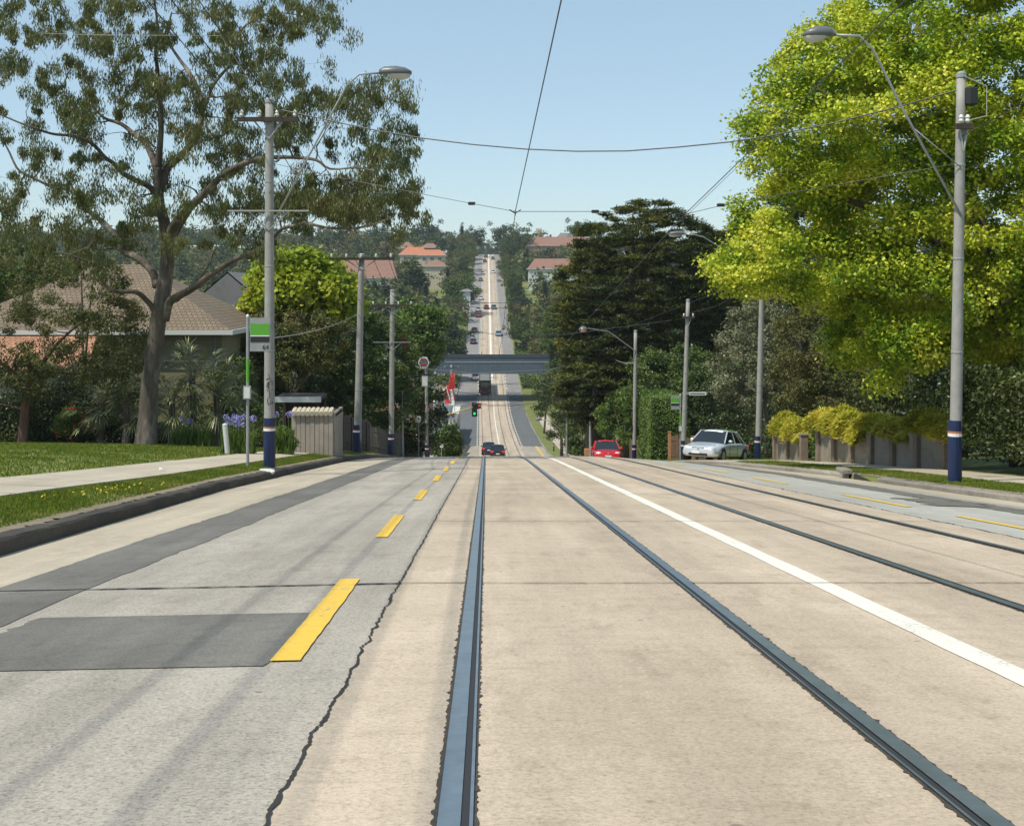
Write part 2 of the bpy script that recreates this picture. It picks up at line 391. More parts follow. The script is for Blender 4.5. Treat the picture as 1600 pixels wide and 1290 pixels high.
# painted lines
ribbon('road_centre_line', 2.155, 2.305, -20, 690, .004, M['paint_white'], .5, 2, jag=.003)
ribbon('road_centre_line_far', 1.98, 2.5, 285, 690, .012, M['paint_white'], 2, 2)
def dash(x, w_, y0, y1, mat=None, dx=0):
    ribbon('road_lane_dash', lambda y: x - w_ / 2 + dx * (y - y0), lambda y: x + w_ / 2 + dx * (y - y0), y0, y1, .0075, mat or M['paint_yellow'], (y1 - y0) / 24, 2, jag=.002)
for k in range(-1, 9):
    y0 = [0.0, 5.72, 12.2, 18.5, 25, 31, 37, 43, 50, 56][k + 1]
    dash(-.90 if k == 0 else -1.0, .135 if k == 0 else .12, y0, y0 + (3.1 if k else 3.1), dx=-.012)
for y0 in (5, 12.2, 17.1, 24, 30, 36.5, 43, 50, 57): dash(5.64, .11, y0, y0 + 3.1)
for y in range(148, 176, 5): dash(-2.6, .35, y, y + 3.6); dash(7.3, .35, y, y + 3.6)
for y in np.arange(176, 262, 3.2):
    dash(-.85, .22, y, y + 1.5, M['paint_cream']); dash(5.3, .22, y, y + 1.5, M['paint_cream'])
for y in np.arange(272, 640, 5):
    dash(5.25, .2, y, y + 2.2, M['paint_cream']); dash(-.8, .2, y, y + 2.2, M['paint_cream'])
# kerbs
def kerb(name, side, y0, y1, h, gap=None):
    ys = np.arange(y0, y1 + .01, .35); n = len(ys)
    k = kl(ys) if side < 0 else kr(ys)
    base = prof(ys) + cross(k, ys)
    pr = [(0, -.1), (0, h - .03), (-.02, h - .008), (-.05, h), (-.17, h + .005), (-.19, h - .03), (-.2, -.1)]
    V = []
    for a, z in pr:
        wobx = RG.normal(0, .006, n) if 0 < h else 0
        V.append(np.stack([k + (-a) * (1 if side > 0 else -1) + xo(ys) + (wobx if a == 0 and z > 0 else 0), ys, base + z + (RG.normal(0, .004, n) if z > 0 else 0)], -1))
    V = np.stack(V, 1).reshape(-1, 3); q = len(pr)
    idx = np.arange(n * q).reshape(n, q)
    F = np.stack([idx[:-1, :-1], idx[:-1, 1:], idx[1:, 1:], idx[1:, :-1]], -1).reshape(-1, 4)
    if side < 0: F = F[:, ::-1]
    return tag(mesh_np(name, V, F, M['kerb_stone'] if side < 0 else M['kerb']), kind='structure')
kerb('kerb', -1, -20, 235, .155)
kerb('kerb', 1, -20, 26.6, .105); kerb('kerb', 1, 28.6, 60, .105); kerb('kerb', 1, 72, 240, .105)
kerb('kerb', -1, 270, 640, .15); kerb('kerb', 1, 262, 640, .12)
# driveway apron and mouth on the right, footpaths
gz = lambda X, Y: lat(X, Y)
ribbon('driveway', lambda y: kr(y) + .02, 11.3, 44, 60, .03, M['concrete_path'], .5, 6, zf=gz, thick=.02)
ribbon('footpath', lambda y: -7.35 if y < 30 else -7.3, -5.75, -10, 58, .035, M['concrete_path'], .5, 4, zf=gz, thick=.03)
ribbon('verge_dirt', lambda y: kl(y) - .52 + .07 * math.sin(y * 2.3), lambda y: kl(y) - .17, -10, 60, .016, M['dirt'], .12, 4, zf=gz, jag=.03)
ribbon('verge_dirt', lambda y: kr(y) + .17, lambda y: kr(y) + .5 + .1 * math.sin(y * 1.7), 12, 44, .012, M['dirt'], .15, 4, zf=gz, jag=.04)
for q in np.arange(12, 52, 1.83): ribbon('footpath_joint', -7.28, -5.77, q, q + .022, .037, M['tar'], .022, 2, zf=gz)
ribbon('footpath_garden', -60, -10.5, 47.6, 49.2, .04, M['concrete_path'], .4, 40, zf=gz, thick=.02)
ribbon('footpath_right', 9.7, 11.1, 18, 42, .03, M['concrete_path'], .5, 3, zf=gz, thick=.03)
ribbon('footpath_valley', 10.0, 12.0, 90, 236, .06, M['concrete_path'], 1, 3, zf=gz)
ribbon('footpath_valley_left', lambda y: kl(y) - 3.0, lambda y: kl(y) - .25, 100, 240, .06, M['concrete_path'], 1, 3, zf=gz)
ribbon('forecourt', -22, lambda y: kl(y) - .1, 225, 285, .05, M['asphalt_hill'], 1, 6, zf=gz)
# ================================================================ vegetation tools
def rand_unit(n):
    v = RG.normal(size=(n, 3)); return v / np.linalg.norm(v, axis=1, keepdims=True)
def leaf_cloud(C, L, W, mode='broad', outward=None, up=.6):
    """diamond leaves at points C; returns V, F"""
    n = len(C); L = np.broadcast_to(L, n) * RG.uniform(.5, 1.4, n); W = np.broadcast_to(W, n) * RG.uniform(.7, 1.25, n)
    r = rand_unit(n)
    if mode == 'droop': t = r * .45 + np.array([0, 0, -1.0])
    elif mode == 'spray': t = r * .55 + (outward if outward is not None else 0) * np.array([1, 1, .35]) * .9 + np.array([0, 0, .15])
    elif mode == 'blade': t = r * .35 + np.array([0, 0, 1.0])
    else: t = r
    t /= np.linalg.norm(t, axis=1, keepdims=True)
    nn = rand_unit(n)
    if mode == 'broad': nn = nn * .75 + np.array([0, 0, up]) + (outward * .45 if outward is not None else 0)
    if mode == 'spray': nn = nn * .4 + np.array([0, 0, 1.0])
    b = np.cross(nn, t); b /= np.maximum(np.linalg.norm(b, axis=1, keepdims=True), 1e-6)
    L = L[:, None]; W = W[:, None]
    V = np.stack([C - t * L / 2, C + b * W / 2, C + t * L / 2, C - b * W / 2], 1).reshape(-1, 3)
    return V, np.arange(4 * n).reshape(n, 4)
def clump_points(cent, rad, n, flat=.75, shell=.55):
    """n leaves per clump spread round each clump centre"""
    cent = np.asarray(cent); m = len(cent); rad = np.broadcast_to(rad, m)
    d = rand_unit(m * n); q = RG.uniform(0, 1, m * n) ** (1 / 3) * (1 - shell) + shell * RG.uniform(.6, 1, m * n)
    q = q * (1 + .25 * RG.normal(size=m * n))
    P = d * q[:, None] * np.repeat(rad, n)[:, None]; P[:, 2] *= flat
    return np.repeat(cent, n, 0) + P, d
def inpoly(px, py, poly):
    c = np.zeros(len(px), bool); n = len(poly); j = n - 1
    for i in range(n):
        xi, yi = poly[i]; xj, yj = poly[j]
        if yi != yj: c ^= ((yi > py) != (yj > py)) & (px < (xj - xi) * (py - yi) / (yj - yi) + xi)
        j = i
    return c
def edge_dist(px, py, poly):
    d = np.full(len(px), 1e9); n = len(poly)
    for i in range(n):
        a = np.array(poly[i], float); b = np.array(poly[(i + 1) % n], float); ab = b - a
        t = np.clip(((px - a[0]) * ab[0] + (py - a[1]) * ab[1]) / (ab @ ab + 1e-9), 0, 1)
        d = np.minimum(d, np.hypot(px - a[0] - t * ab[0], py - a[1] - t * ab[1]))
    return d
def crown_centres(poly, Y, dr, n, shell=.5, holes=()):
    """clump centres filling a real volume: outline in the plane at distance Y, thickness from the distance to the outline"""
    P = np.array(poly, float); out = []
    x0, y0 = P.min(0); x1, y1 = P.max(0)
    while len(out) < n:
        px = RG.uniform(x0, x1, n * 3); py = RG.uniform(y0, y1, n * 3); k = inpoly(px, py, poly)
        for h in holes: k &= ~inpoly(px, py, h)
        px, py = px[k], py[k]; d = edge_dist(px, py, poly) * Y / FPX
        th = dr * np.sqrt(np.clip(1 - (1 - np.clip(d / dr, 0, 1)) ** 2, 0.02, 1))
        s = RG.uniform(-1, 1, len(px)); s = np.sign(s) * np.abs(s) ** (1 - shell)
        dy = s * th
        X = (px - CX) * Y / FPX; Z = (CY - py) * Y / FPX
        out += list(np.stack([X, Y + dy, Z], -1))
    out = np.array(out[:n]); return out
def branch_path(a, b, k=5, wig=.12, droop=0):
    a = Vector(a); b = Vector(b); L = (b - a).length; pts = []
    off = Vector((random.gauss(0, 1), random.gauss(0, 1), random.gauss(0, .6))) * wig * L
    for i in range(k + 1):
        t = i / k; p = a.lerp(b, t) + off * math.sin(math.pi * t) + Vector((0, 0, droop * L * t * (1 - t)))
        if 0 < i < k: p += Vector((random.gauss(0, 1), random.gauss(0, 1), random.gauss(0, 1))) * wig * L * .18
        pts.append(p)
    return pts
def bark(name, a, b_, c, scale=2.5):
    m, nt, b = newmat(name); tc = nt.nodes.new('ShaderNodeTexCoord').outputs['Object']
    n = noise_node(nt, tc, scale, 5, .65, (1, 1, .35)); n2 = noise_node(nt, tc, 14, 4, .7, (1, 1, .2))
    rp = ramp(nt, [(.32, a), (.52, b_), (.68, c)]); nt.links.new(n.outputs[0], rp.inputs[0])
    col = mixc(nt, maprange(nt, n2.outputs[0], .4, .7, 0, .6), rp.outputs[0], tuple(q * .55 for q in a))
    nt.links.new(col, b.inputs['Base Color']); b.inputs['Roughness'].default_value = .9
    bp = nt.nodes.new('ShaderNodeBump'); bp.inputs['Strength'].default_value = .6; bp.inputs['Distance'].default_value = .03
    nt.links.new(n2.outputs[0], bp.inputs['Height']); nt.links.new(bp.outputs[0], b.inputs['Normal'])
    return m
M['bark_gum'] = bark('gum_bark', (.06, .047, .037), (.13, .105, .083), (.34, .29, .24), 1.3)
M['bark'] = bark('bark', (.07, .055, .04), (.12, .095, .07), (.17, .14, .11))
M['bark_red'] = bark('red_bark', (.12, .06, .04), (.2, .1, .065), (.3, .2, .15))
LG = {}
LG['gum'] = leafmat('gum_leaves', [(0, (.06, .075, .020)), (.3, (.105, .12, .030)), (.6, (.145, .17, .048)), (.88, (.18, .15, .055)), (1, (.28, .28, .10))], .3, .5, .4, .45)
LG['golden'] = leafmat('golden_leaves', [(0, (.06, .135, .010)), (.28, (.17, .28, .014)), (.55, (.42, .50, .03)), (.8, (.68, .66, .07)), (1, (.84, .78, .16))], .34, .35, .45, .6)
LG['cypress'] = leafmat('cypress_sprays', [(0, (.03, .05, .012)), (.45, (.07, .09, .02)), (.75, (.15, .16, .03)), (1, (.28, .25, .05))], .1, .2, .7, .25)
LG['dark'] = leafmat('dark_leaves', [(0, (.028, .045, .010)), (.5, (.055, .08, .018)), (1, (.11, .13, .03))], .22, .5, .45, .5)
LG['mid'] = leafmat('mid_green_leaves', [(0, (.045, .078, .014)), (.5, (.085, .13, .024)), (1, (.15, .19, .04))], .28, .45, .5, .4)
LG['olive'] = leafmat('olive_leaves', [(0, (.065, .075, .02)), (.5, (.125, .125, .035)), (1, (.20, .165, .055))], .25, .35, .55, .4)
LG['brown'] = leafmat('russet_leaves', [(0, (.055, .07, .018)), (.45, (.10, .12, .028)), (.82, (.16, .13, .04)), (1, (.26, .14, .06))], .25, .35, .55, .5)
LG['grey'] = leafmat('grey_green_leaves', [(0, (.08, .10, .045)), (.5, (.18, .19, .10)), (1, (.36, .35, .22))], .2, .4, .5, .5)
LG['bright'] = leafmat('bright_green_leaves', [(0, (.12, .20, .015)), (.4, (.26, .34, .022)), (.8, (.46, .48, .035)), (1, (.58, .52, .07))], .38, .35, .5, .4)
LG['hedge'] = leafmat('hedge_leaves', [(0, (.055, .10, .018)), (.5, (.11, .18, .03)), (1, (.19, .25, .05))], .25, .35, .55, .9)
LG['gold_conifer'] = leafmat('gold_conifer_sprays', [(0, (.20, .25, .02)), (.4, (.45, .43, .04)), (1, (.82, .70, .15))], .35, .2, .6, .8)
LG['lawn'] = leafmat('lawn_blades', [(0, (.10, .15, .018)), (.5, (.17, .22, .03)), (.8, (.24, .27, .05)), (1, (.38, .33, .13))], .35, .2, .6, .7)
LG['far_dark'] = leafmat('far_dark_foliage', [(0, (.030, .052, .020)), (.5, (.055, .082, .026)), (1, (.09, .115, .035))], .15, .2, .7, .12)
LG['far_mid'] = leafmat('far_mid_foliage', [(0, (.055, .085, .02)), (.5, (.085, .125, .03)), (1, (.13, .16, .04))], .18, .2, .7, .12)
LG['far_olive'] = leafmat('far_olive_foliage', [(0, (.085, .09, .028)), (.5, (.13, .125, .04)), (1, (.19, .155, .055))], .18, .2, .7, .12)

def foliage(name, cent, rad, n, L, W, mat, parent, mode='broad', flat=.75, shell=.55, cc=None, up=.6):
    P, d = clump_points(cent, rad, n, flat, shell)
    o = (d if cc is None else None)
    if cc is not None:
        o = P - np.asarray(cc); o = o / np.maximum(np.linalg.norm(o, axis=1, keepdims=True), 1e-6)
    V, F = leaf_cloud(P, L, W, mode, o, up); return mesh_np(name, V, F, mat, parent)
def skeleton_tree(name, label, cat, base, trunk_paths, cent, rad, n, L, W, mat, barkm, mode='broad', flat=.75, shell=.55, r0=.3, twigs=True, group=None, up=.6, twr=.03, gnd=None, wig=.12):
    """trunk_paths: list of [(x,y,z,r)...] in world space; every clump hangs on its own twig"""
    if gnd is None: gnd = Vector(base)
    root = empty(name, gnd, 0, label, cat, group)
    off = np.array(gnd)
    tb = MB(); nodes = []
    for pth in trunk_paths:
        pts = [Vector(p[:3]) - Vector(gnd) for p in pth]; rr = [p[3] for p in pth]
        # smooth by subdivision
        P2, R2 = [], []
        for i in range(len(pts) - 1):
            p0 = pts[max(i - 1, 0)]; p1 = pts[i]; p2 = pts[i + 1]; p3 = pts[min(i + 2, len(pts) - 1)]
            for s in (0, .33, .67):
                P2.append(.5 * ((2 * p1) + (p2 - p0) * s + (2 * p0 - 5 * p1 + 4 * p2 - p3) * s * s + (3 * p1 - p0 - 3 * p2 + p3) * s ** 3)); R2.append(rr[i] + (rr[i + 1] - rr[i]) * s)
        P2.append(pts[-1]); R2.append(rr[-1])
        tb.tube(P2, R2, 9); nodes += [(p, r) for p, r in zip(P2[2:], R2[2:])]
    cent = np.asarray(cent) - off
    if twigs and nodes:
        NP = np.array([p for p, r in nodes]); NR = np.array([r for p, r in nodes])
        order = np.argsort(np.min(np.linalg.norm(cent[:, None] - NP[None], axis=2), axis=1))
        for ci in order:
            c = cent[ci]; dd = np.linalg.norm(NP - c, axis=1) + np.where(NP[:, 2] > c[2] + .3, 1.0, 0); k = int(np.argmin(dd))
            if dd[k] < .15: continue
            r = min(NR[k] * .6, twr + .012 * dd[k]); pp = branch_path(NP[k], c, 5, wig)
            tb.tube(pp, list(np.linspace(r, max(.006, r * .35), len(pp))), 5, False)
            NP = np.vstack([NP, [list(pp[3])], [list(pp[5])]]); NR = np.append(NR, [r * .7, r * .45])
    tb.build('trunk', barkm, root, smooth=True)
    foliage('crown', cent, rad, n, L, W, mat, root, mode, flat, shell, None, up)
    return root

# ---------------------------------------------------------------- the big gum on the left verge
def pxp(lst, Y, dys=None):
    out = []
    for i, (x, y, wpx) in enumerate(lst):
        yy = Y + (dys[i] if dys else 0)
        p = at(x, y, yy); out.append((p.x, p.y, p.z, wpx * .70 * yy / FPX / 2))
    return out
YG = 45.0
def br(lst, d0, d1):   # branch leaving the trunk plane: depth runs from d0 to d1
    n = len(lst); return pxp(lst, YG, [d0 + (d1 - d0) * (i / (n - 1)) for i in range(n)])
gp = [pxp([(226, 712, 66), (228, 690, 52), (231, 650, 42), (234, 600, 38), (241, 550, 38), (247, 500, 36), (256, 450, 35), (261, 410, 31), (262, 375, 30), (256, 345, 26), (249, 320, 24), (247, 280, 21), (247, 262, 19)], YG),
      br([(247, 268, 17), (236, 240, 15), (225, 220, 13), (212, 212, 11), (190, 194, 9), (162, 184, 6), (140, 160, 4)], 0, 3),
      br([(247, 266, 16), (250, 225, 14), (252, 190, 12), (249, 153, 11), (246, 110, 9), (243, 80, 8), (246, 44, 6), (240, -10, 4)], 0, -1.5),
      br([(250, 300, 17), (262, 262, 18), (280, 246, 17), (297, 227, 16), (310, 200, 15), (315, 180, 14), (312, 150, 13), (304, 130, 12), (292, 108, 9), (280, 92, 7), (262, 60, 5), (268, 20, 4)], 0, 2),
      br([(314, 180, 10), (322, 160, 9), (332, 135, 8), (350, 112, 7), (364, 98, 6), (368, 70, 5), (378, 46, 5), (400, 30, 4), (426, 20, 3), (470, 24, 2)], 1, 4),
      br([(262, 390, 24), (268, 360, 22), (282, 340, 20), (306, 315, 18), (328, 294, 16), (350, 272, 14), (376, 258, 13), (398, 250, 12), (425, 246, 10), (458, 246, 8), (494, 250, 7), (516, 264, 5), (560, 262, 4), (590, 270, 3)], 0, -5),
      br([(266, 378, 15), (282, 352, 13), (300, 322, 12), (318, 300, 10), (340, 282, 9), (360, 276, 8), (372, 266, 6), (392, 252, 5)], 0, 2.5),
      br([(245, 448, 20), (238, 424, 18), (214, 402, 17), (194, 393, 16), (182, 372, 14), (164, 350, 12), (146, 336, 11), (131, 322, 10), (120, 302, 9), (100, 295, 8), (82, 292, 7), (60, 282, 6), (40, 272, 6), (26, 262, 5), (9, 227, 4), (-14, 200, 3)], 0, 4),
      br([(248, 318, 16), (236, 294, 14), (212, 282, 12), (192, 271, 11), (178, 256, 10), (164, 246, 9), (150, 230, 8), (134, 219, 8), (110, 212, 7), (86, 210, 6), (64, 204, 5), (26, 190, 4), (-20, 170, 3)], 0, -4),
      br([(258, 500, 20), (264, 474, 19), (276, 464, 18), (298, 452, 16), (320, 436, 15), (342, 420, 14), (370, 404, 12), (400, 392, 11), (424, 374, 9), (440, 358, 8), (462, 352, 7), (482, 350, 7), (512, 356, 6), (547, 357, 5), (580, 352, 4), (610, 340, 3)], 0, -4),
      br([(248, 512, 15), (240, 484, 13), (228, 468, 12), (212, 456, 11), (186, 456, 9), (170, 450, 9), (160, 440, 8), (158, 428, 7), (150, 414, 6), (130, 406, 5), (108, 398, 4), (84, 394, 3)], 0, -3),
      br([(276, 470, 8), (296, 452, 7), (308, 440, 6), (322, 420, 5), (330, 404, 4), (338, 384, 3)], 0, -2)]
reg = [(300, 22, 190, 42, 34), (120, 40, 110, 42, 20), (25, 60, 55, 50, 8), (480, 48, 66, 42, 12), (420, 62, 70, 44, 9), (20, 140, 50, 60, 8), (520, 30, 26, 30, 3),
       (100, 120, 60, 28, 6), (15, 210, 30, 30, 4), (60, 305, 80, 40, 13), (20, 345, 40, 30, 5), (120, 170, 34, 28, 9), (200, 185, 50, 40, 5), (118, 190, 36, 24, 5),
       (300, 120, 110, 60, 22), (220, 90, 60, 40, 10), (370, 190, 76, 60, 17), (360, 240, 50, 36, 10), (480, 190, 66, 44, 16), (500, 160, 60, 30, 8), (560, 165, 50, 36, 8), (605, 200, 56, 62, 12), (640, 255, 28, 46, 5), (590, 250, 50, 40, 5),
       (500, 312, 58, 26, 20), (560, 318, 60, 34, 20), (600, 300, 56, 44, 13), (630, 335, 34, 36, 7), (470, 330, 40, 26, 8), (400, 320, 50, 40, 9), (330, 360, 60, 40, 8), (200, 300, 60, 50, 7), (130, 380, 80, 30, 12),
       (70, 395, 60, 22, 5), (200, 340, 50, 36, 5), (250, 250, 50, 34, 5), (180, 110, 40, 36, 5), (430, 125, 40, 30, 5), (310, 300, 40, 40, 5), (110, 240, 60, 30, 6), (440, 240, 50, 40, 4), (250, 150, 50, 40, 7), (445, 300, 40, 30, 4), (170, 420, 50, 25, 4), (400, 400, 50, 22, 5)]
gc = []
for cx_, cy_, rx, ry, n_ in reg:
    for _ in range(int(n_ * 1.6)):
        a = random.uniform(0, 2 * math.pi); q = math.sqrt(random.random()); d = random.uniform(-5.5, 4.5) * (.9 if cy_ > 0 else .7)
        p = at(cx_ + rx * q * math.cos(a), cy_ + ry * q * math.sin(a), YG); gc.append((p.x, YG + d * .8, p.z))
gc = np.array(gc); grad = RG.uniform(.2, .58, len(gc))
sub = np.repeat(gc, 3, 0) + rand_unit(len(gc) * 3) * np.repeat(grad, 3)[:, None] * .75
gum = skeleton_tree('gum_tree', 'large spreading gum tree with a forked grey trunk left of the tram stop', 'tree', at(228, 700, YG), gp, np.vstack([gc, sub]),
                    np.concatenate([grad * .75, np.repeat(grad, 3) * .55]), 60, .17, .036, LG['gum'], M['bark_gum'], 'droop', 1.0, .2, gnd=Vector((atx(228, YG), YG, ground(atx(228, YG), YG))), twr=.034, wig=.16)

# ---------------------------------------------------------------- golden elm on the right
GOLD = [(1345, -80), (1335, -10), (1338, 14), (1300, 20), (1285, 38), (1256, 34), (1262, 60), (1222, 66), (1228, 84), (1206, 106), (1192, 130), (1184, 158), (1172, 200), (1178, 228), (1176, 250), (1198, 272), (1196, 296), (1222, 312), (1250, 318), (1290, 330),
        (1290, 370), (1240, 362), (1200, 332), (1168, 300), (1160, 330), (1158, 352), (1140, 362), (1152, 384), (1138, 400), (1128, 420), (1146, 446), (1180, 462), (1222, 462), (1250, 474), (1262, 500), (1300, 470), (1330, 500), (1300, 530), (1330, 560), (1340, 600), (1372, 618), (1400, 600), (1430, 570), (1470, 540), (1500, 552), (1540, 560), (1570, 600), (1640, 620), (1740, 560), (1800, 400), (1820, 200), (1760, -40), (1660, -120), (1500, -140)]
HOLE = [[(1238, 300), (1290, 330), (1292, 372), (1250, 364), (1228, 330)], [(1360, 580), (1480, 560), (1490, 620), (1360, 640)]]
YT = 33.0
cen = crown_centres(GOLD, YT, 5.0, 1480, .6, HOLE)
g0 = ground(13.9, YT)
bb = lambda pts: [(x, y, z, r) for x, y, z, r in pts]
gtr = [bb([(13.9, YT, g0 - .2, .42), (13.8, YT, g0 + 1.5, .33), (13.6, YT, g0 + 3, .31)]),
       bb([(13.6, YT, g0 + 2.9, .24), (12.4, YT - .5, g0 + 4.6, .18), (10.9, YT - 1, g0 + 6, .13), (9.2, YT - 1.2, g0 + 6.7, .08), (7.8, YT - 1, g0 + 7.1, .04)]),
       bb([(13.6, YT, g0 + 2.9, .26), (13.0, YT + .6, g0 + 6, .2), (12.2, YT + .8, g0 + 9, .13), (11.3, YT + .6, g0 + 11.6, .06)]),
       bb([(13.6, YT, g0 + 2.9, .24), (14.6, YT - .8, g0 + 6, .18), (14.2, YT - 1.6, g0 + 9.5, .12), (13.4, YT - 2, g0 + 12.5, .05)]),
       bb([(13.6, YT, g0 + 2.9, .2), (15.4, YT + .8, g0 + 5.4, .14), (17.0, YT + 1, g0 + 7.6, .06)]),
       bb([(12.9, YT + .5, g0 + 6.2, .12), (10.6, YT + 1, g0 + 8.6, .08), (8.6, YT + 1, g0 + 10, .04)])]
golden = skeleton_tree('golden_elm_tree', 'huge yellow-green broadleaf tree overhanging the low wall on the right', 'tree', (13.9, YT, g0), gtr, cen, RG.uniform(.34, .66, len(cen)), 270, .098, .082, LG['golden'], M['bark'], 'broad', .62, .5, twr=.03, up=.9)

# ---------------------------------------------------------------- other trees placed one by one
def poly_tree(name, label, poly, Y, dr, ncl, rad, n, L, W, leaf, bx, mode='broad', flat=.7, barkm=None, tr=.18, cat='tree', group=None, holes=(), gx_y=None, fork=.45, shell=.5, up=.6, twigs=True):
    cen = crown_centres(poly, Y, dr, ncl, .55, holes)
    X = atx(bx, Y); g = ground(X, Y); top = cen[:, 2].max(); mid = cen.mean(0)
    h = max(.6, (top - g)); f = g + h * fork
    tp = [[(X, Y, g - .2, tr * 1.25), (X + (mid[0] - X) * .15, Y, g + (f - g) * .5, tr), (X + (mid[0] - X) * .35, Y, f, tr * .85)]]
    for k in range(4):
        c = cen[RG.integers(len(cen))]; s = tp[0][-1]
        tp.append([(s[0], s[1], s[2] - .1, tr * .6), ((s[0] * .5 + c[0] * .5), (s[1] + c[1]) / 2, (s[2] * .4 + c[2] * .6), tr * .4), (c[0], c[1], c[2], tr * .12)])
    return skeleton_tree(name, label, cat, (X, Y, g), tp, cen, RG.uniform(rad * .7, rad * 1.3, ncl), n, L, W, LG[leaf], barkm or M['bark'], mode, flat, shell, twigs=twigs, group=group, up=up, twr=tr * .12)

poly_tree('russet_tree', 'small reddish-green tree with a leaning trunk at the far left edge of the lawn', [(-60, 430), (0, 400), (60, 405), (120, 430), (190, 430), (232, 480), (240, 540), (215, 590), (170, 600), (120, 600), (60, 620), (10, 620), (-40, 640), (-90, 560)], 48, 2.3, 150, .40, 170, .14, .06, 'brown', 34, barkm=M['bark_red'], tr=.16, fork=.35, holes=[[(75, 440), (150, 440), (150, 480), (75, 490)]], shell=.3)
poly_tree('leafy_tree', 'thin-leaved olive tree screening the tiled roof, between lawn edge and gum trunk', [(20, 400), (100, 395), (170, 405), (225, 430), (236, 500), (220, 600), (130, 610), (60, 570), (20, 500)], 55, 1.6, 85, .32, 110, .14, .055, 'olive', 138, barkm=M['bark'], tr=.1, fork=.35, shell=.25)
poly_tree('lime_tree', 'bright yellow-green rounded tree between the first two poles on the left', [(398, 440), (404, 412), (430, 392), (462, 392), (490, 400), (510, 412), (530, 430), (552, 446), (560, 480), (520, 500), (470, 500), (400, 495), (392, 465)], 70, 2.8, 150, .75, 190, .28, .22, 'bright', 470, tr=.22, up=.9, fork=.5)
poly_tree('leafy_tree', 'broad dark green tree below the bright lime tree, behind the first pole', [(385, 500), (430, 490), (480, 490), (520, 485), (556, 475), (600, 490), (640, 520), (650, 590), (640, 650), (600, 690), (540, 700), (470, 650), (430, 640), (400, 600), (380, 540)], 72, 3.2, 190, .55, 230, .2, .1, 'mid', 520, tr=.2, fork=.4, shell=.35)
poly_tree('leafy_tree', 'brownish-green tree rising behind the tram stop sign', [(380, 500), (430, 488), (500, 490), (545, 510), (540, 560), (480, 590), (420, 600), (375, 560)], 66, 2.0, 90, .5, 200, .18, .08, 'brown', 450, tr=.16, fork=.4, shell=.3)
poly_tree('dark_tree', 'shadowy tree standing on the fence line between the second and third left poles', [(560, 590), (600, 560), (660, 570), (690, 620), (690, 690), (640, 712), (580, 712), (545, 660)], 88, 2.4, 90, .6, 190, .24, .14, 'dark', 628, tr=.16, fork=.35)
poly_tree('leafy_tree', 'green tree with a loose crown above the crossing sign', [(640, 470), (680, 480), (692, 505), (690, 545), (675, 575), (655, 590), (625, 560), (620, 500)], 120, 3.2, 80, .8, 170, .35, .22, 'hedge', 668, tr=.2, fork=.5)
poly_tree('dark_tree', 'dark garden tree behind the flowering rose bush', [(-60, 560), (60, 560), (160, 575), (225, 580), (230, 660), (200, 690), (60, 694), (-60, 690)], 52, 1.4, 120, .45, 170, .13, .07, 'dark', 120, tr=.12, fork=.3)
poly_tree('leafy_tree', 'dark tree standing behind the tiled house, at the left edge', [(-60, 400), (20, 385), (80, 400), (130, 420), (60, 470), (0, 480), (-60, 480)], 80, 3.2, 70, .8, 160, .3, .16, 'mid', 10, tr=.2)
poly_tree('dark_tree', 'dark bush-like tree between the palms and the pole with graffiti', [(330, 560), (380, 550), (400, 600), (420, 660), (400, 690), (350, 690), (330, 640)], 60, 1.4, 60, .4, 170, .13, .07, 'mid', 380, tr=.1, fork=.3)
# right side
CYP = [(1000, 312), (1008, 330), (1024, 320), (1040, 306), (1050, 325), (1070, 340), (1092, 352), (1112, 362), (1140, 370), (1150, 400), (1148, 450), (1120, 520), (1050, 590), (980, 610), (930, 640), (900, 640), (880, 600), (884, 560), (868, 540), (880, 510), (872, 480), (880, 455), (872, 430), (892, 410), (886, 385), (910, 372), (905, 352), (932, 350), (940, 330), (968, 326), (985, 318)]
c1 = [(x, y) for x, y in CYP if True]
def cypress(name, label, poly, Y, dr, ncl, bx, group=None, rad=.85, n=200, L=.42, W=.10):
    cen = crown_centres(poly, Y, dr, ncl, .7)
    X = atx(bx, Y); g = ground(X, Y); top = cen[:, 2].max()
    tp = [[(X, Y, g - .3, .55), (X, Y, g + (top - g) * .4, .38), (X + .2, Y, g + (top - g) * .75, .18), (X + .2, Y, top - 1, .06)]]
    return skeleton_tree(name, label, 'tree', (X, Y, g), tp, cen, RG.uniform(rad * .6, rad * 1.35, ncl), n, L, W, LG['cypress'], M['bark'], 'spray', .24, .3, twigs=True, group=group, twr=.05)
cypress('cypress_tree', 'very tall dark cypress with layered boughs right of the far road', CYP, 104, 7, 900, 985)
cypress('cypress_tree', 'narrower dark cypress top touching the yellow tree, behind the tall cypress', [(1095, 352), (1120, 366), (1146, 352), (1165, 380), (1180, 470), (1160, 540), (1090, 560), (1060, 480), (1080, 400)], 112, 4.5, 330, 1115)
cypress('cypress_tree', 'low spreading conifer at the foot of the tall cypress, left of the red car', [(880, 580), (930, 560), (985, 590), (1000, 620), (985, 650), (950, 670), (905, 662), (880, 640), (868, 610)], 98, 3, 90, 925, rad=.75)
poly_tree('grey_leaved_tree', 'pale grey-green tree between the clipped hedge and the yellow tree', [(1150, 462), (1185, 440), (1230, 440), (1262, 470), (1275, 560), (1255, 620), (1200, 640), (1140, 640), (1118, 600), (1122, 540), (1140, 510)], 74, 2.8, 170, .55, 200, .17, .09, 'grey', 1195, tr=.16, fork=.35, shell=.35)
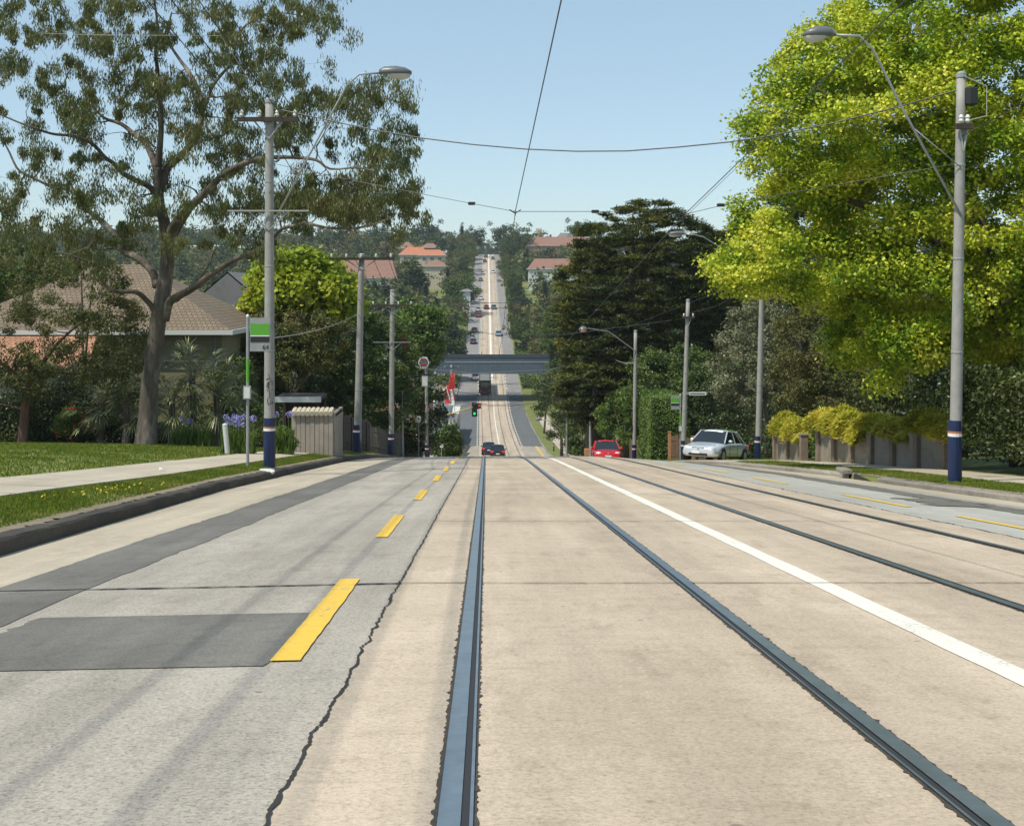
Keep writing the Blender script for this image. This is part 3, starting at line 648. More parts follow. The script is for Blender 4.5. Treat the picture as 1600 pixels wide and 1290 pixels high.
poly_tree('grey_leaved_tree', 'grey-green treetop showing through the gap in the yellow crown', [(1215, 290), (1290, 300), (1320, 400), (1300, 470), (1230, 470), (1190, 420), (1210, 350)], 58, 3, 110, .6, 190, .18, .08, 'dark', 1260, tr=.2, fork=.4)
poly_tree('olive_tree', 'olive-green tree behind the wall, left of the yellow tree trunk', [(1230, 480), (1290, 450), (1350, 490), (1400, 560), (1420, 640), (1380, 672), (1250, 672), (1215, 620), (1212, 540)], 56, 2.6, 190, .5, 210, .14, .07, 'olive', 1330, tr=.15, fork=.3, shell=.35)
poly_tree('dark_tree', 'dense dark tree behind the right wall under the yellow crown', [(1380, 540), (1440, 500), (1520, 480), (1640, 460), (1760, 500), (1760, 690), (1600, 700), (1400, 690), (1360, 620)], 44, 2.4, 240, .5, 210, .12, .07, 'dark', 1500, tr=.18, fork=.3)
poly_tree('dark_tree', 'dark tree filling the garden behind the pale car', [(1090, 600), (1140, 590), (1210, 610), (1230, 660), (1215, 715), (1160, 722), (1100, 716), (1060, 690)], 80, 2.0, 130, .5, 190, .16, .09, 'dark', 1150, tr=.14, fork=.3)
poly_tree('leafy_tree', 'rounded green tree rising behind the clipped hedge', [(985, 570), (1010, 548), (1060, 540), (1110, 556), (1130, 600), (1110, 650), (1050, 660), (985, 640)], 92, 2.6, 120, .6, 190, .22, .12, 'mid', 1090, tr=.16, fork=.4)
poly_tree('leafy_tree', 'soft green tree between the red car and the slim lamp post', [(940, 640), (965, 610), (1000, 610), (1012, 660), (1000, 705), (950, 705), (935, 680)], 94, 1.6, 70, .5, 170, .2, .1, 'hedge', 972, tr=.12, fork=.35)
for i, (poly, Y, leaf, bx, lab) in enumerate([
    ([(850, 500), (872, 480), (890, 520), (882, 570), (868, 590), (846, 540)], 200, 'far_mid', 850, 'green tree just above the right end of the railway bridge'),
    ([(838, 600), (872, 575), (905, 600), (915, 650), (890, 690), (850, 680), (832, 640)], 128, 'dark', 878, 'dark tree beside the road, right of the bridge shadow'),
    ([(895, 640), (925, 630), (940, 670), (930, 708), (898, 712), (880, 680)], 110, 'mid', 912, 'leafy tree immediately left of the red car'),
    ([(690, 670), (706, 664), (716, 680), (716, 708), (690, 712), (684, 690)], 100, 'mid', 702, 'dark leafy shrub tree at the left kerb where the road drops away')]):
    poly_tree('roadside_tree', lab, poly, Y, 3.0 if i < 3 else 1.0, 70, .9 if i == 0 else .55, 160, .35 if i == 0 else .2, .2 if i == 0 else .12, leaf, bx, tr=.15, fork=.35)

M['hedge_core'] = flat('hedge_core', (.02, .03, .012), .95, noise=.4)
# clipped hedges: box of leaves
def hedge(name, label, x0, x1, y0, y1, h, leaf, n, L, W, cat='hedge', round_=.25, zbase=0):
    X = (x0 + x1) / 2; Y = (y0 + y1) / 2; g = ground(X, Y) + zbase
    root = empty(name, (X, Y, g), 0, label, cat)
    hx, hy = (x1 - x0) / 2, (y1 - y0) / 2
    P = RG.uniform(-1, 1, (n, 3)); P[:, 2] = RG.uniform(0, 1, n)
    f = RG.integers(0, 5, n); s = np.where(RG.random(n) < .5, -1, 1)
    P[:, 0] = np.where(f <= 1, s, P[:, 0]); P[:, 1] = np.where((f == 2) | (f == 3), s, P[:, 1]); P[:, 2] = np.where(f == 4, 1, P[:, 2])
    k = 1 - round_ * np.clip(P[:, 2] - .7, 0, 1) * 1.5
    N = P * np.array([1, 1, 0]); N[:, 2] = np.where(f == 4, 1, .2); N /= np.linalg.norm(N, axis=1, keepdims=True)
    V0 = np.stack([P[:, 0] * hx * k, P[:, 1] * hy * k, P[:, 2] * h], -1) + RG.normal(0, .05, (n, 3)) + (np.sin(P[:, 0] * 5 + P[:, 2] * 7) * .06)[:, None] * N
    V, F = leaf_cloud(V0, L, W, 'broad', N * 1.5); mesh_np('leaves', V, F, LG[leaf], root)
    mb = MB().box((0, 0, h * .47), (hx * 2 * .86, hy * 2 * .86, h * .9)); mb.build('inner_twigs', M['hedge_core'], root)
    return root
hedge('clipped_hedge', 'tall clipped block-shaped hedge beside the right tram stop', atx(1010, 80), atx(1068, 80), 78, 84, 4.4, 'hedge', 26000, .12, .08)
hedge('low_hedge', 'low dark hedge along the picket fence left of the crest', -9.6, -7.2, 78, 96, 1.9, 'dark', 14000, .13, .08)
hedge('boundary_hedge', 'dark boundary hedge far right, behind the nearest right pole', 11.4, 13.0, 18, 30.8, 1.75, 'dark', 60000, .10, .065)
hedge('garden_hedge', 'low garden hedge with glossy leaves between the gum trunk and the rose bush', -14.8, -12.6, 50.2, 51.6, .75, 'dark', 9000, .08, .055)
hedge('garden_hedge', 'broad shaded hedge at the far left behind the lawn', -22, -16.4, 50.5, 53, 1.9, 'dark', 20000, .09, .06)

# shrubs
def shrub(name, label, px, Y, wpx, hpx, leaf, n, L, W, cat='shrub', mode='broad', flowers=None, fl_mat=None, nf=0, zup=0, dr=None, X=None):
    X = atx(px, Y) if X is None else X; g = ground(X, Y) + zup; rx = wpx * Y / FPX / 2; h = hpx * Y / FPX
    root = empty(name, (X, Y, g), 0, label, cat)
    m = 26; c = rand_unit(m) * RG.uniform(.3, .8, m)[:, None] * np.array([rx, rx * (dr or .8), h * .42]); c[:, 2] += h * .5
    foliage('leaves', c, RG.uniform(.3, .5, m) * min(rx, h), n // m, L, W, LG[leaf], root, mode)
    st = MB()
    for q in c[:12]: st.tube(branch_path((0, 0, -.05), q, 4, .1), [.02, .016, .012, .008, .006], 5, False)
    st.build('stems', M['bark'], root)
    if flowers:
        P = rand_unit(nf); P[:, 2] = np.abs(P[:, 2]); P = P * np.array([rx, rx * .8, h * .8]) * RG.uniform(.75, 1.02, nf)[:, None] + np.array([0, 0, h * .18])
        f0 = None
        for p in P:
            if f0 is None: f0 = f = MB().ball((0, 0, 0), flowers, 6, 3).build('bloom', fl_mat, root)
            else: f = f0.copy(); COL.objects.link(f); f.parent = root
            f.location = p; f.scale = (random.uniform(.7, 1.2),) * 3
    return root
M['fl_red'] = flat('red_petals', (.42, .02, .02), .6); M['fl_white'] = flat('white_petals', (.7, .68, .6), .6); M['fl_lilac'] = flat('lilac_petals', (.33, .30, .62), .6)
M['fl_yellow'] = flat('yellow_petals', (.7, .5, .03), .6)
shrub('rose_bush', 'rose bush with red blooms at the left end of the garden bed', 115, 49.6, 62, 62, 'hedge', 9000, .07, .05, flowers=.045, fl_mat=M['fl_red'], nf=60)
shrub('flowering_shrub', 'low dark bush dotted with white flowers left of the gum trunk', 178, 49.9, 56, 34, 'dark', 6000, .06, .045, flowers=.028, fl_mat=M['fl_white'], nf=70)
shrub('round_shrub', 'rounded pale-tipped shrub standing behind the roof of the pale car', 1128, 74, 56, 62, 'hedge', 10000, .12, .08)
shrub('round_shrub', 'leafy green shrub to the right of the pole with graffiti', 446, 40, 44, 52, 'hedge', 8000, .09, .05)
shrub('round_shrub', 'small bush in the gutter grass left of the bridge road', 742 - 12, 170, 14, 14, 'mid', 1500, .2, .15, X=-6.3)
# golden conifers spilling over the wall
def spill(name, label, Xw, Y0, Y1, z0, hgt, n):
    root = empty(name, (Xw + .5, (Y0 + Y1) / 2, ground(Xw + .5, (Y0 + Y1) / 2)), 0, label, 'shrub')
    gr = ground(Xw + .5, (Y0 + Y1) / 2); V = []; D = []
    t = RG.random(n); a = RG.uniform(0, math.pi * 1.02, n)
    yy = (Y0 - Y1) / 2 + (Y1 - Y0) * t; ph = random.uniform(0, 6); lump = 1 + .3 * np.sin(t * 13 + ph) + .18 * np.sin(t * 31 + ph * 2)
    rx = .46 * lump; rz = hgt * lump * np.sqrt(np.clip(1 - (2 * t - 1) ** 4, .05, 1))
    x = -np.cos(a) * rx * -1 - .45; z = z0 - gr + np.sin(a) * rz
    P = np.stack([x, yy, z - np.where(x < -1.1, RG.uniform(0, .22, n), 0)], -1) + RG.normal(0, .045, (n, 3))
    out = np.stack([-(-np.cos(a)) * 1.0, 0 * a, np.sin(a) - .75], -1)
    V, F = leaf_cloud(P, .17, .045, 'spray', out); return mesh_np('sprays', V, F, LG['gold_conifer'], root), root
# ================================================================ far trees and woodland across the valley
def proto(kind):
    """unit-height crown (numpy V,F) and trunk"""
    if kind == 'conifer':
        m = 60; t = RG.random(m) ** .7; c = np.zeros((m, 3)); a = RG.uniform(0, 6.28, m); r = (1 - t) * .24 * RG.uniform(.5, 1, m)
        c[:, 0] = np.cos(a) * r; c[:, 1] = np.sin(a) * r; c[:, 2] = .12 + t * .85; rad = .07; n = 46; mode = 'spray'; L, W = .06, .028
    elif kind == 'tall':
        m = 70; d = rand_unit(m) * RG.uniform(.3, 1, m)[:, None]; c = d * np.array([.2, .2, .38]) + np.array([0, 0, .58]); rad = .085; n = 44; mode = 'broad'; L, W = .045, .034
    elif kind == 'open':
        m = 46; d = rand_unit(m) * RG.uniform(.55, 1, m)[:, None]; d[:, 2] = np.abs(d[:, 2]) * .8; c = d * np.array([.46, .46, .42]) + np.array([0, 0, .5]); rad = .085; n = 54; mode = 'broad'; L, W = .04, .026
    else:
        m = 80; d = rand_unit(m) * RG.uniform(.4, 1, m)[:, None]; c = d * np.array([.42, .42, .36]) + np.array([0, 0, .56]); rad = .11; n = 46; mode = 'broad'; L, W = .05, .038
    c = c * (1 + .12 * RG.normal(size=(m, 1)))
    P, dd = clump_points(c, RG.uniform(.6, 1.3, m) * rad, n, .7, .4)
    V, F = leaf_cloud(P, L, W, mode, dd); tb = MB(); tb.tube([(0, 0, -.06), (.01, 0, .25), (-.01, .01, .6)], [.028, .022, .008], 6)
    for q in c[::8]: tb.tube([(0, 0, .25 + .2 * random.random()), tuple(q * np.array([.6, .6, .9])), tuple(q)], [.012, .007, .003], 4)
    return V, F, tb
PROTO = {}
for nm, kd, lf in (('round_dark', 'round', 'far_dark'), ('round_mid', 'round', 'far_mid'), ('open_olive', 'open', 'far_olive'), ('tall_dark', 'tall', 'far_dark'), ('conifer', 'conifer', 'far_dark'), ('tall_mid', 'tall', 'far_mid'), ('open_mid', 'open', 'far_mid'), ('round_olive', 'round', 'far_olive')):
    PROTO[nm] = (*proto(kd), lf)
_first = {}
WORDS = {'round_dark': 'dark rounded tree', 'round_mid': 'mid-green rounded tree', 'open_olive': 'olive open-crowned tree', 'tall_dark': 'dark upright tree', 'conifer': 'pointed dark conifer', 'tall_mid': 'green upright tree', 'open_mid': 'green open-crowned tree', 'round_olive': 'olive rounded tree'}
def far_tree(kind, X, Y, h, wf=1.0, label=None, group=None):
    g = ground(X, Y); V, F, tb, lf = PROTO[kind]
    if kind not in _first:
        r = empty('tree', (X, Y, g)); mesh_np('crown', V, F, LG[lf], r); tb.build('trunk', M['bark'], r); _first[kind] = r
    else: r = copy_tree(_first[kind]); r.location = (X, Y, g)
    r.rotation_euler = (0, 0, random.uniform(0, 6.28)); r.scale = (h * wf, h * wf, h)
    return tag(r, label, 'tree', group)
ORD = ['nearest', 'second', 'third', 'fourth', 'fifth', 'sixth', 'seventh', 'eighth', 'ninth', 'tenth', 'eleventh', 'twelfth', 'thirteenth', 'fourteenth', 'fifteenth', 'sixteenth']
kc = ['round_dark', 'round_mid', 'open_olive', 'tall_dark', 'round_olive', 'open_mid', 'tall_mid']
# rows edging the far road
for side, word in ((-1, 'left'), (1, 'right')):
    for i in range(15):
        Y = 288 + i * 27 + random.uniform(-5, 5); kd = kc[(i * 3 + (side > 0) * 2) % 7]
        h = random.uniform(9.5, 13); X = xo(Y) + (kl(Y) - random.uniform(3.0, 4.4) if side < 0 else kr(Y) + random.uniform(2.4, 3.8))
        if side < 0 and i in (2,): X -= 5
        if side > 0 and i < 2: X += 3
        far_tree(kd, X, Y, h, random.uniform(.95, 1.2), '%s, %s from the bridge along the %s edge of the far road' % (WORDS[kd], ORD[i], word), 'trees lining the far road')
# crest of the far hill
spec = [(742, 690, 15, 'round_dark', 'rounded tree at the skyline, left of where the far road ends'), (786, 690, 17, 'round_dark', 'large rounded skyline tree just right of where the far road ends'),
        (812, 640, 17, 'round_mid', 'broad green tree on the hill between road and long brick building'), (722, 640, 15, 'open_olive', 'olive tree below the skyline, left of the far road top'),
        (763, 1050, 22, 'conifer', 'bluish pointed tree beyond the end of the far road'), (775, 980, 18, 'round_dark', 'farthest hazy tree just right of the road end'), (754, 960, 18, 'round_mid', 'farthest hazy tree just left of the road end'),
        (905, 690, 18, 'round_dark', 'domed dark skyline tree right of the long tiled building'), (688, 700, 15, 'open_olive', 'spreading olive tree on the skyline right of the turreted spire'),
        (722, 705, 15, 'conifer', 'small conifer poking above the skyline left of the road'), (650, 690, 15, 'tall_dark', 'upright dark tree under the thin left spire'), (667, 705, 18, 'round_dark', 'dark skyline tree between the two spires'),
        (620, 690, 14, 'round_mid', 'green tree on the skyline behind the orange roofs'), (590, 700, 15, 'round_dark', 'dark skyline tree under the low gum foliage'), (560, 705, 13, 'open_mid', 'open green skyline tree right of the leaning pole'),
        (505, 690, 14, 'round_olive', 'olive skyline tree behind the second left pole'), (700, 520, 11, 'round_olive', 'olive rounded tree below the orange roofs on the hill'), (45, 705, 14, 'round_dark', 'dark treetop on the left horizon'),
        (1125, 420, 28, 'open_mid', 'open-crowned tree on the skyline just right of the cypress group')]
for px, Y, h, kd, lb in spec: far_tree(kd, atx(px, Y), Y, h, 1.0, lb, 'trees on the far skyline')
far_tree('tall_dark', atx(645, 430), 430, 16, 1.5, 'big blue-black tree between the red gabled roof and the hillside', None)
# valley side trees before the bridge
vs = [(-17, 130, 11, 'round_dark'), (-24, 160, 12, 'round_mid'), (-15, 172, 9, 'open_olive'), (-30, 200, 13, 'round_dark'), (-22, 215, 11, 'tall_mid'), (-38, 235, 12, 'round_olive'), (-15, 298, 11, 'round_olive'), (-24, 300, 12, 'round_mid')]
for i, (X, Y, h, kd) in enumerate(vs):
    far_tree(kd, X, Y, h, 1.1, '%s, %s of those behind the shops left of the valley road' % (WORDS[kd], ORD[i]), 'trees behind the valley shops')
vs = [(13.5, 235, 9, 'round_mid'), (15.5, 205, 10, 'round_dark'), (17, 180, 11, 'tall_dark'), (16.5, 158, 10, 'open_mid'), (16.5, 138, 9, 'round_mid'), (21, 262, 14, 'round_dark'), (27, 215, 14, 'round_olive'), (28, 175, 13, 'round_mid')]
for i, (X, Y, h, kd) in enumerate(vs):
    far_tree(kd, X, Y, h, 1.0, '%s, %s from the bridge in the right-hand valley row' % (WORDS[kd], ORD[i]), 'trees right of the valley road')
# the woodland on the hillside: one mass
def woodland(name, label, rects, leafk, keep=.16):
    VV, FF, nb = [], [], 0
    for (x0, x1, y0, y1, n, h0, h1) in rects:
        for _ in range(n):
            X = random.uniform(x0, x1); Y = random.uniform(y0, y1)
            if kl(Y) - 7 < X < kr(Y) + 7: continue
            if any(abs(X - hx) < hw / 2 + 4 and -3 - (7 if hy > 300 else 9) < Y - hy < hd / 2 for hx, hy, hw, hd in CLEAR): 
                if random.random() < .93: continue
            kd = random.choice(leafk); V, F, _, _ = PROTO[kd]; m = len(F)
            sel = RG.choice(m, int(m * keep), replace=False); v = V.reshape(m, 4, 3)[sel]
            ctr = v.mean(1, keepdims=True); v = ctr + (v - ctr) * 1.9
            a = random.uniform(0, 6.28); h = random.uniform(h0, h1); wf = random.uniform(.9, 1.3)
            x = (v[..., 0] * math.cos(a) - v[..., 1] * math.sin(a)) * h * wf + X; y = (v[..., 0] * math.sin(a) + v[..., 1] * math.cos(a)) * h * wf + Y
            z = v[..., 2] * h + ground(X, Y) - h * .12
            VV.append(np.stack([x, y, z], -1).reshape(-1, 3)); FF.append(np.arange(len(sel) * 4).reshape(-1, 4) + nb); nb += len(sel) * 4
    return VV, FF
CLEAR = []
# ================================================================ buildings
M['tile_orange'] = flat('orange_roof_tiles', (.42, .155, .075), .8, noise=.25, nscale=1.2)
M['tile_red'] = flat('red_brown_roof_tiles', (.24, .125, .09), .8, noise=.25, nscale=1.2)
M['tile_grey'] = flat('grey_roof_slates', (.17, .165, .16), .8, noise=.2, nscale=1.2)
M['wall_white'] = flat('white_render', (.58, .58, .56), .8, noise=.08)
M['wall_cream'] = flat('cream_render', (.50, .44, .33), .85, noise=.1)
M['wall_brick'] = flat('brick_wall', (.30, .17, .11), .9, noise=.2, nscale=2)
M['wall_panel0'] = flat('grey_beige_render', (.30, .26, .215), .9, noise=.2, nscale=2)
M['wall_olive'] = flat('olive_render', (.20, .185, .10), .85, noise=.1)
def tilemat(name, a, b_, rows=3.2, cols=3.3):
    m, nt, b = newmat(name); tc = nt.nodes.new('ShaderNodeTexCoord').outputs['UV']
    br_ = nt.nodes.new('ShaderNodeTexBrick'); br_.inputs['Scale'].default_value = 1; br_.inputs['Brick Width'].default_value = 1 / cols; br_.inputs['Row Height'].default_value = 1 / rows
    br_.inputs['Mortar Size'].default_value = .022; br_.inputs['Color1'].default_value = (*a, 1); br_.inputs['Color2'].default_value = (*b_, 1); br_.inputs['Mortar'].default_value = (*[q * .28 for q in a], 1)
    nt.links.new(tc, br_.inputs[0]); ob = nt.nodes.new('ShaderNodeTexCoord').outputs['Object']
    n = noise_node(nt, ob, .9, 5, .6); c = mixc(nt, maprange(nt, n.outputs[0], .4, .7, 0, .6), br_.outputs[0], tuple(q * .6 for q in b_))
    nt.links.new(c, b.inputs['Base Color']); b.inputs['Roughness'].default_value = .85; return m
M['tiles_brown'] = tilemat('weathered_brown_tiles', (.235, .175, .115), (.19, .14, .095), 3.6, 4.2)
M['tiles_terracotta'] = tilemat('terracotta_tiles', (.50, .26, .15), (.36, .17, .10), 3.2, 4)
def uvquad(name, quads, mat, parent, thick=.08):
    """roof planes with uv in metres: quads = [(bl, br, tr, tl)]"""
    me = bpy.data.meshes.new(name); vs = []; fs = []; uv = []
    for q in quads:
        q = [Vector(p) for p in q]; b = len(vs); vs += q; fs.append(tuple(range(b, b + len(q))))
        ex = (q[1] - q[0]).normalized(); nrm = ex.cross(q[2] - q[0]).normalized(); ey = nrm.cross(ex)
        uv += [((p - q[0]).dot(ex), (p - q[0]).dot(ey)) for p in q]
    me.from_pydata(vs, [], fs); l = me.uv_layers.new(name='UVMap')
    for i, u in enumerate(uv): l.data[i].uv = u
    me.materials.append(mat); o = bpy.data.objects.new(name, me); COL.objects.link(o); o.parent = parent
    s = o.modifiers.new('solid', 'SOLIDIFY'); s.thickness = thick; s.offset = -1
    return o
def house(name, label, cx_, cy_, w_, d_, wall_h, roof_h, wallm, roofm, hip=.5, g=None, wins=(), rz=0, eave=.5, chim=None, cat='house', ridge='x', base=1.5):
    g = ground(cx_, cy_) if g is None else g
    root = empty(name, (cx_, cy_, g), rz, label, cat)
    MB().box((0, 0, (wall_h - base) / 2), (w_, d_, wall_h + base)).build('wall', wallm, root)
    a, b_ = w_ / 2 + eave, d_ / 2 + eave; z0 = wall_h; z1 = wall_h + roof_h
    if ridge == 'x':
        r = a - b_ * hip; A, B = (-r, 0, z1), (r, 0, z1)
        qs = [((-a, -b_, z0), (a, -b_, z0), B, A), ((a, b_, z0), (-a, b_, z0), A, B), ((a, -b_, z0), (a, b_, z0), B), ((-a, b_, z0), (-a, -b_, z0), A)]
    else:
        r = b_ - a * hip; A, B = (0, -r, z1), (0, r, z1)
        qs = [((a, -b_, z0), (a, b_, z0), B, A), ((-a, b_, z0), (-a, -b_, z0), A, B), ((-a, -b_, z0), (a, -b_, z0), A), ((a, b_, z0), (-a, b_, z0), B)]
    uvquad('roof', qs, roofm, root)
    fb = MB()
    for (c, d) in (((0, -b_ - .06, z0 - .12), (2 * a + .24, .1, .22)), ((0, b_ + .06, z0 - .12), (2 * a + .24, .1, .22)), ((a + .06, 0, z0 - .12), (.1, 2 * b_, .22)), ((-a - .06, 0, z0 - .12), (.1, 2 * b_, .22))): fb.box(c, d)
    fb.build('gutter', M['offwhite'], root)
    for (x, z, ww, hh) in wins:
        f = MB(); t = .09
        for c, d in (((x, -d_ / 2 - .04, z + hh / 2), (ww + 2 * t, .12, t)), ((x, -d_ / 2 - .04, z - hh / 2), (ww + 2 * t, .12, t)), ((x - ww / 2, -d_ / 2 - .04, z), (t, .12, hh)), ((x + ww / 2, -d_ / 2 - .04, z), (t, .12, hh)), ((x, -d_ / 2 - .03, z), (t * .6, .08, hh))): f.box(c, d)
        wo = f.build('window', M['white'], root); MB().box((x, -d_ / 2 - .02, z), (ww, .05, hh)).build('pane', M['glass'], wo)
    if chim:
        ch = MB(); ch.box((chim[0], chim[1], z1 - roof_h * .3 + chim[2] / 2), (chim[3], chim[3] * .8, chim[2] + roof_h * .6)); ch.box((chim[0], chim[1], z1 - roof_h * .0 + chim[2] + .05), (chim[3] + .16, chim[3] * .8 + .16, .14)); ch.build('chimney', M['wall_cream'], root)
    CLEAR.append((cx_, cy_, w_, d_)); return root
# left tiled house behind the gum
Yh = 60.0
gh = ground(-19, 64); ez = (CY - 515) * Yh / FPX
hs = house('tiled_house', 'brown tiled hipped-roof house behind the gum tree, olive wall at its right corner', atx(362, Yh) - .5 - 6.4, 65.5, 12.8, 10.5, ez - gh, 3.15, M['wall_olive'], M['tiles_brown'], 1.0, g=gh,
           wins=[(-3.5, 3.6, 1.4, 1.2)], chim=(1.4, -.3, -.5, .85))
pr = MB(); pr.tube([(6.1, -5.4, .3), (6.1, -5.4, ez - gh - .2)], .05, 8); pr.build('downpipe', M['lamp_grey'], hs)
uvquad('porch_roof', [((-6.6, -9.2, (CY - 582) * 56 / FPX - gh), (1.2, -9.2, (CY - 582) * 56 / FPX - gh), (.6, -5.35, (CY - 518) * 60 / FPX - gh), (-6.2, -5.35, (CY - 518) * 60 / FPX - gh))], M['tiles_terracotta'], hs)
pw = MB(); pw.box((-2.7, -7.0, ((CY - 582) * 56 / FPX - gh) / 2 - .1), (7.2, 3.4, (CY - 582) * 56 / FPX - gh - .2)); pw.build('porch_wall', M['wall_cream'], hs)
house('gabled_house', 'pale grey gabled house just behind the right end of the tiled roof', atx(352, 84), 88, 4.6, 6, 10.3, 2.2, M['wall_white'], M['tile_grey'], 0, ridge='y', eave=.3, wins=[(0, 9.2, .8, .9)])
hb = house('grey_roofed_house', 'low house with grey slate roof and white awning beside the stop sign', atx(372, 72), 76, 4.4, 7, 3.7 + .9, 1.3, M['wall_olive'], M['tile_grey'], .4, eave=.35, wins=[(0.1, 3.3, 1.6, 1.0)])
MB().box((-.4, -4.1, 3.9), (2.3, 1.1, .12)).build('awning', M['white'], hb)
# carport and fluted garden wall
X0, X1 = atx(455, 42), atx(520, 42)
e = empty('garden_store', ((X0 + X1) / 2, 43.2, ground(X0, 43)), 0, 'weathered fibro garden store with scalloped tile coping left of second pole', 'shed')
zt = (CY - 646) * 42 / FPX - ground(X0, 43)
wl = MB(); 
for k in range(9): wl.box((X0 - (X0 + X1) / 2 + (k + .5) * (X1 - X0) / 9, -1.1 + .012 * (k % 2), zt / 2 - .2), ((X1 - X0) / 9 - .012, .1, zt + .4))
wl.box(((X1 - X0) / 2, .1, zt / 2 - .2), (.1, 2.4, zt + .4)); wl.build('wall', M['wall_panel0'], e)
cp = MB()
for k in range(9):
    a = X0 - (X0 + X1) / 2 + (k + .5) * (X1 - X0) / 9; cp.tube([(a, -1.25, zt - .0), (a, -.75, zt + .1)], .085, 7)
cp.build('coping', M['wall_cream'], e); MB().box((.1, .2, zt - .1), (X1 - X0 - .1, 2.0, .08)).build('roof', M['timber_dark'], e)
CLEAR.append((X0, 43, 3, 4))
cpx = (atx(432, 47) + atx(495, 47)) / 2; gg = ground(cpx, 48)
e = empty('carport', (cpx, 48, gg), 0, 'flat white-edged carport roof on posts behind the garden store', 'carport'); zc = (CY - 624) * 47 / FPX - gg
MB().box((0, .1, zc), (1.7, 2.2, .12)).build('roof', M['timber_dark'], e); MB().box((0, -1.03, zc), (1.8, .05, .2)).build('fascia', M['offwhite'], e)
for sx in (-.75, .75):
    for sy in (-.9, 1.0): MB().box((sx, sy, zc / 2 - .1), (.1, .1, zc)).build('post', M['timber_dark'], e)
MB().box((0, 1.15, zc / 2), (1.6, .08, zc - .1)).build('back_wall', M['timber_dark'], e)
# hillside houses
def hh(name, label, pxc, wpx, ytop, ybase_eave, Y, wallh, roofm, wallm, hip=.5, wins=(), **k):
    X = atx(pxc, Y); w_ = wpx * Y / FPX; rh = (ybase_eave - ytop) * Y / FPX; ez = (CY - ybase_eave) * Y / FPX; g = max(min(ground(X, Y), ez - 3), ez - 7)
    return house(name, label, X, Y, w_, k.pop('d', 12), ez - g, rh, wallm, roofm, hip, g=g, wins=[(a * w_, (ez - g) - b_, c, d) for a, b_, c, d in wins], base=6, **k)
W3 = [(-.3, 1.6, 1.6, 1.5), (0, 1.6, 1.6, 1.5), (.3, 1.6, 1.6, 1.5)]
h1 = hh('red_roofed_house', 'large red-tiled house with a white-edged gable, right of the second pole', 572, 96, 404, 434, 470, 7, M['tile_red'], M['wall_white'], .35, W3)
gm = MB(); gx_ = 15 * .47
gm.add([(gx_ - 3.2, -6.6, h1.children[0].dimensions[2] - 6.2), (gx_ + 3.2, -6.6, h1.children[0].dimensions[2] - 6.2), (gx_, -6.6, h1.children[0].dimensions[2] - 1.2)], [(0, 1, 2)]); 
go = gm.build('gable', M['wall_cream'], h1); s = go.modifiers.new('s', 'SOLIDIFY'); s.thickness = .4
hh('orange_roofed_house', 'orange-roofed house on the hill, leftmost of the orange pair', 648, 44, 386, 398, 560, 5, M['tile_orange'], M['wall_cream'], .6, W3, d=10)
hh('orange_roofed_house', 'brightest orange-roofed house high on the hill beside the olive tree', 676, 40, 390, 399, 545, 5, M['tile_orange'], M['wall_cream'], .5, W3, d=10)
hh('red_roofed_house', 'dull red-roofed house at the upper left of the orange roofs', 636, 22, 378, 388, 600, 5, M['tile_red'], M['wall_cream'], .6, (), d=9)
hh('red_roofed_house', 'reddish roof peeping between trees above the brightest orange roof', 672, 26, 380, 387, 610, 5, M['tile_red'], M['wall_brick'], .6, (), d=9)
hh('red_roofed_house', 'muted pink-red roofed house below the orange pair', 681, 34, 407, 416, 500, 4, M['tile_red'], M['wall_cream'], .6, (), d=9)
hh('brick_building', 'long brick building with brown tiled roof on the right skyline', 872, 96, 370, 384, 640, 8, M['tile_red'], M['wall_brick'], .4, [(q, 1.8, 1.5, 1.6) for q in (-.42, -.3, -.18, -.06, .06, .18, .3, .42)], d=12)
hh('brick_building', 'plainer brown roof standing behind the long brick building', 900, 60, 364, 372, 690, 8, M['tile_grey'], M['wall_brick'], .4, (), d=12)
h2 = hh('two_storey_house', 'white two-storey house with wide dark windows below the long brick building', 868, 84, 404, 420, 500, 7, M['tile_red'], M['wall_white'], .45, [(.12, 1.9, 3.4, 2.2), (.36, 1.9, 3.4, 2.2), (-.3, 1.9, 2.2, 1.6), (.12, 5.0, 3.4, 2.0)], d=12)
hh('small_shed_house', 'tiny white-walled house half hidden on the left hillside', 729, 12, 451, 454, 415, 3, M['tile_grey'], M['wall_white'], .5, (), d=4)
CLEAR.append((atx(868, 480), 480, 22, 70)); CLEAR.append((atx(868, 600), 610, 20, 50))
# spires and tower
def spire(label, px, Y, ytip, ybase, wpx):
    X = atx(px, Y); g = ground(X, Y); zb = (CY - ybase) * Y / FPX - g; zt = (CY - ytip) * Y / FPX - g; r = wpx * Y / FPX / 2
    e = empty('church_spire', (X, Y, g), 0, label, 'spire', 'spires on the far skyline')
    MB().box((0, 0, zb / 2), (r * 1.9, r * 1.9, zb)).build('tower', M['wall_cream'], e)
    MB().lathe((0, 0, zb), [(r * 1.25, 0), (r * .55, (zt - zb) * .35), (r * .3, (zt - zb) * .6), (.05, zt - zb)], 8).build('roof_cone', M['tile_grey'], e)
    MB().tube([(0, 0, zt), (0, 0, zt + 2)], .08, 5).build('finial', M['black'], e)
spire('thin needle spire on the left skyline behind the dark trees', 665.5, 760, 352, 364, 2.6)
spire('broad turreted spire on the left skyline, right of the needle spire', 684.5, 760, 352, 366, 6)
X = atx(842, 780); e = empty('stone_tower', (X, 780, ground(X, 780)), 0, 'square pale stone tower with a battlement above the right skyline roofs', 'tower'); zt = (CY - 359) * 780 / FPX - ground(X, 780)
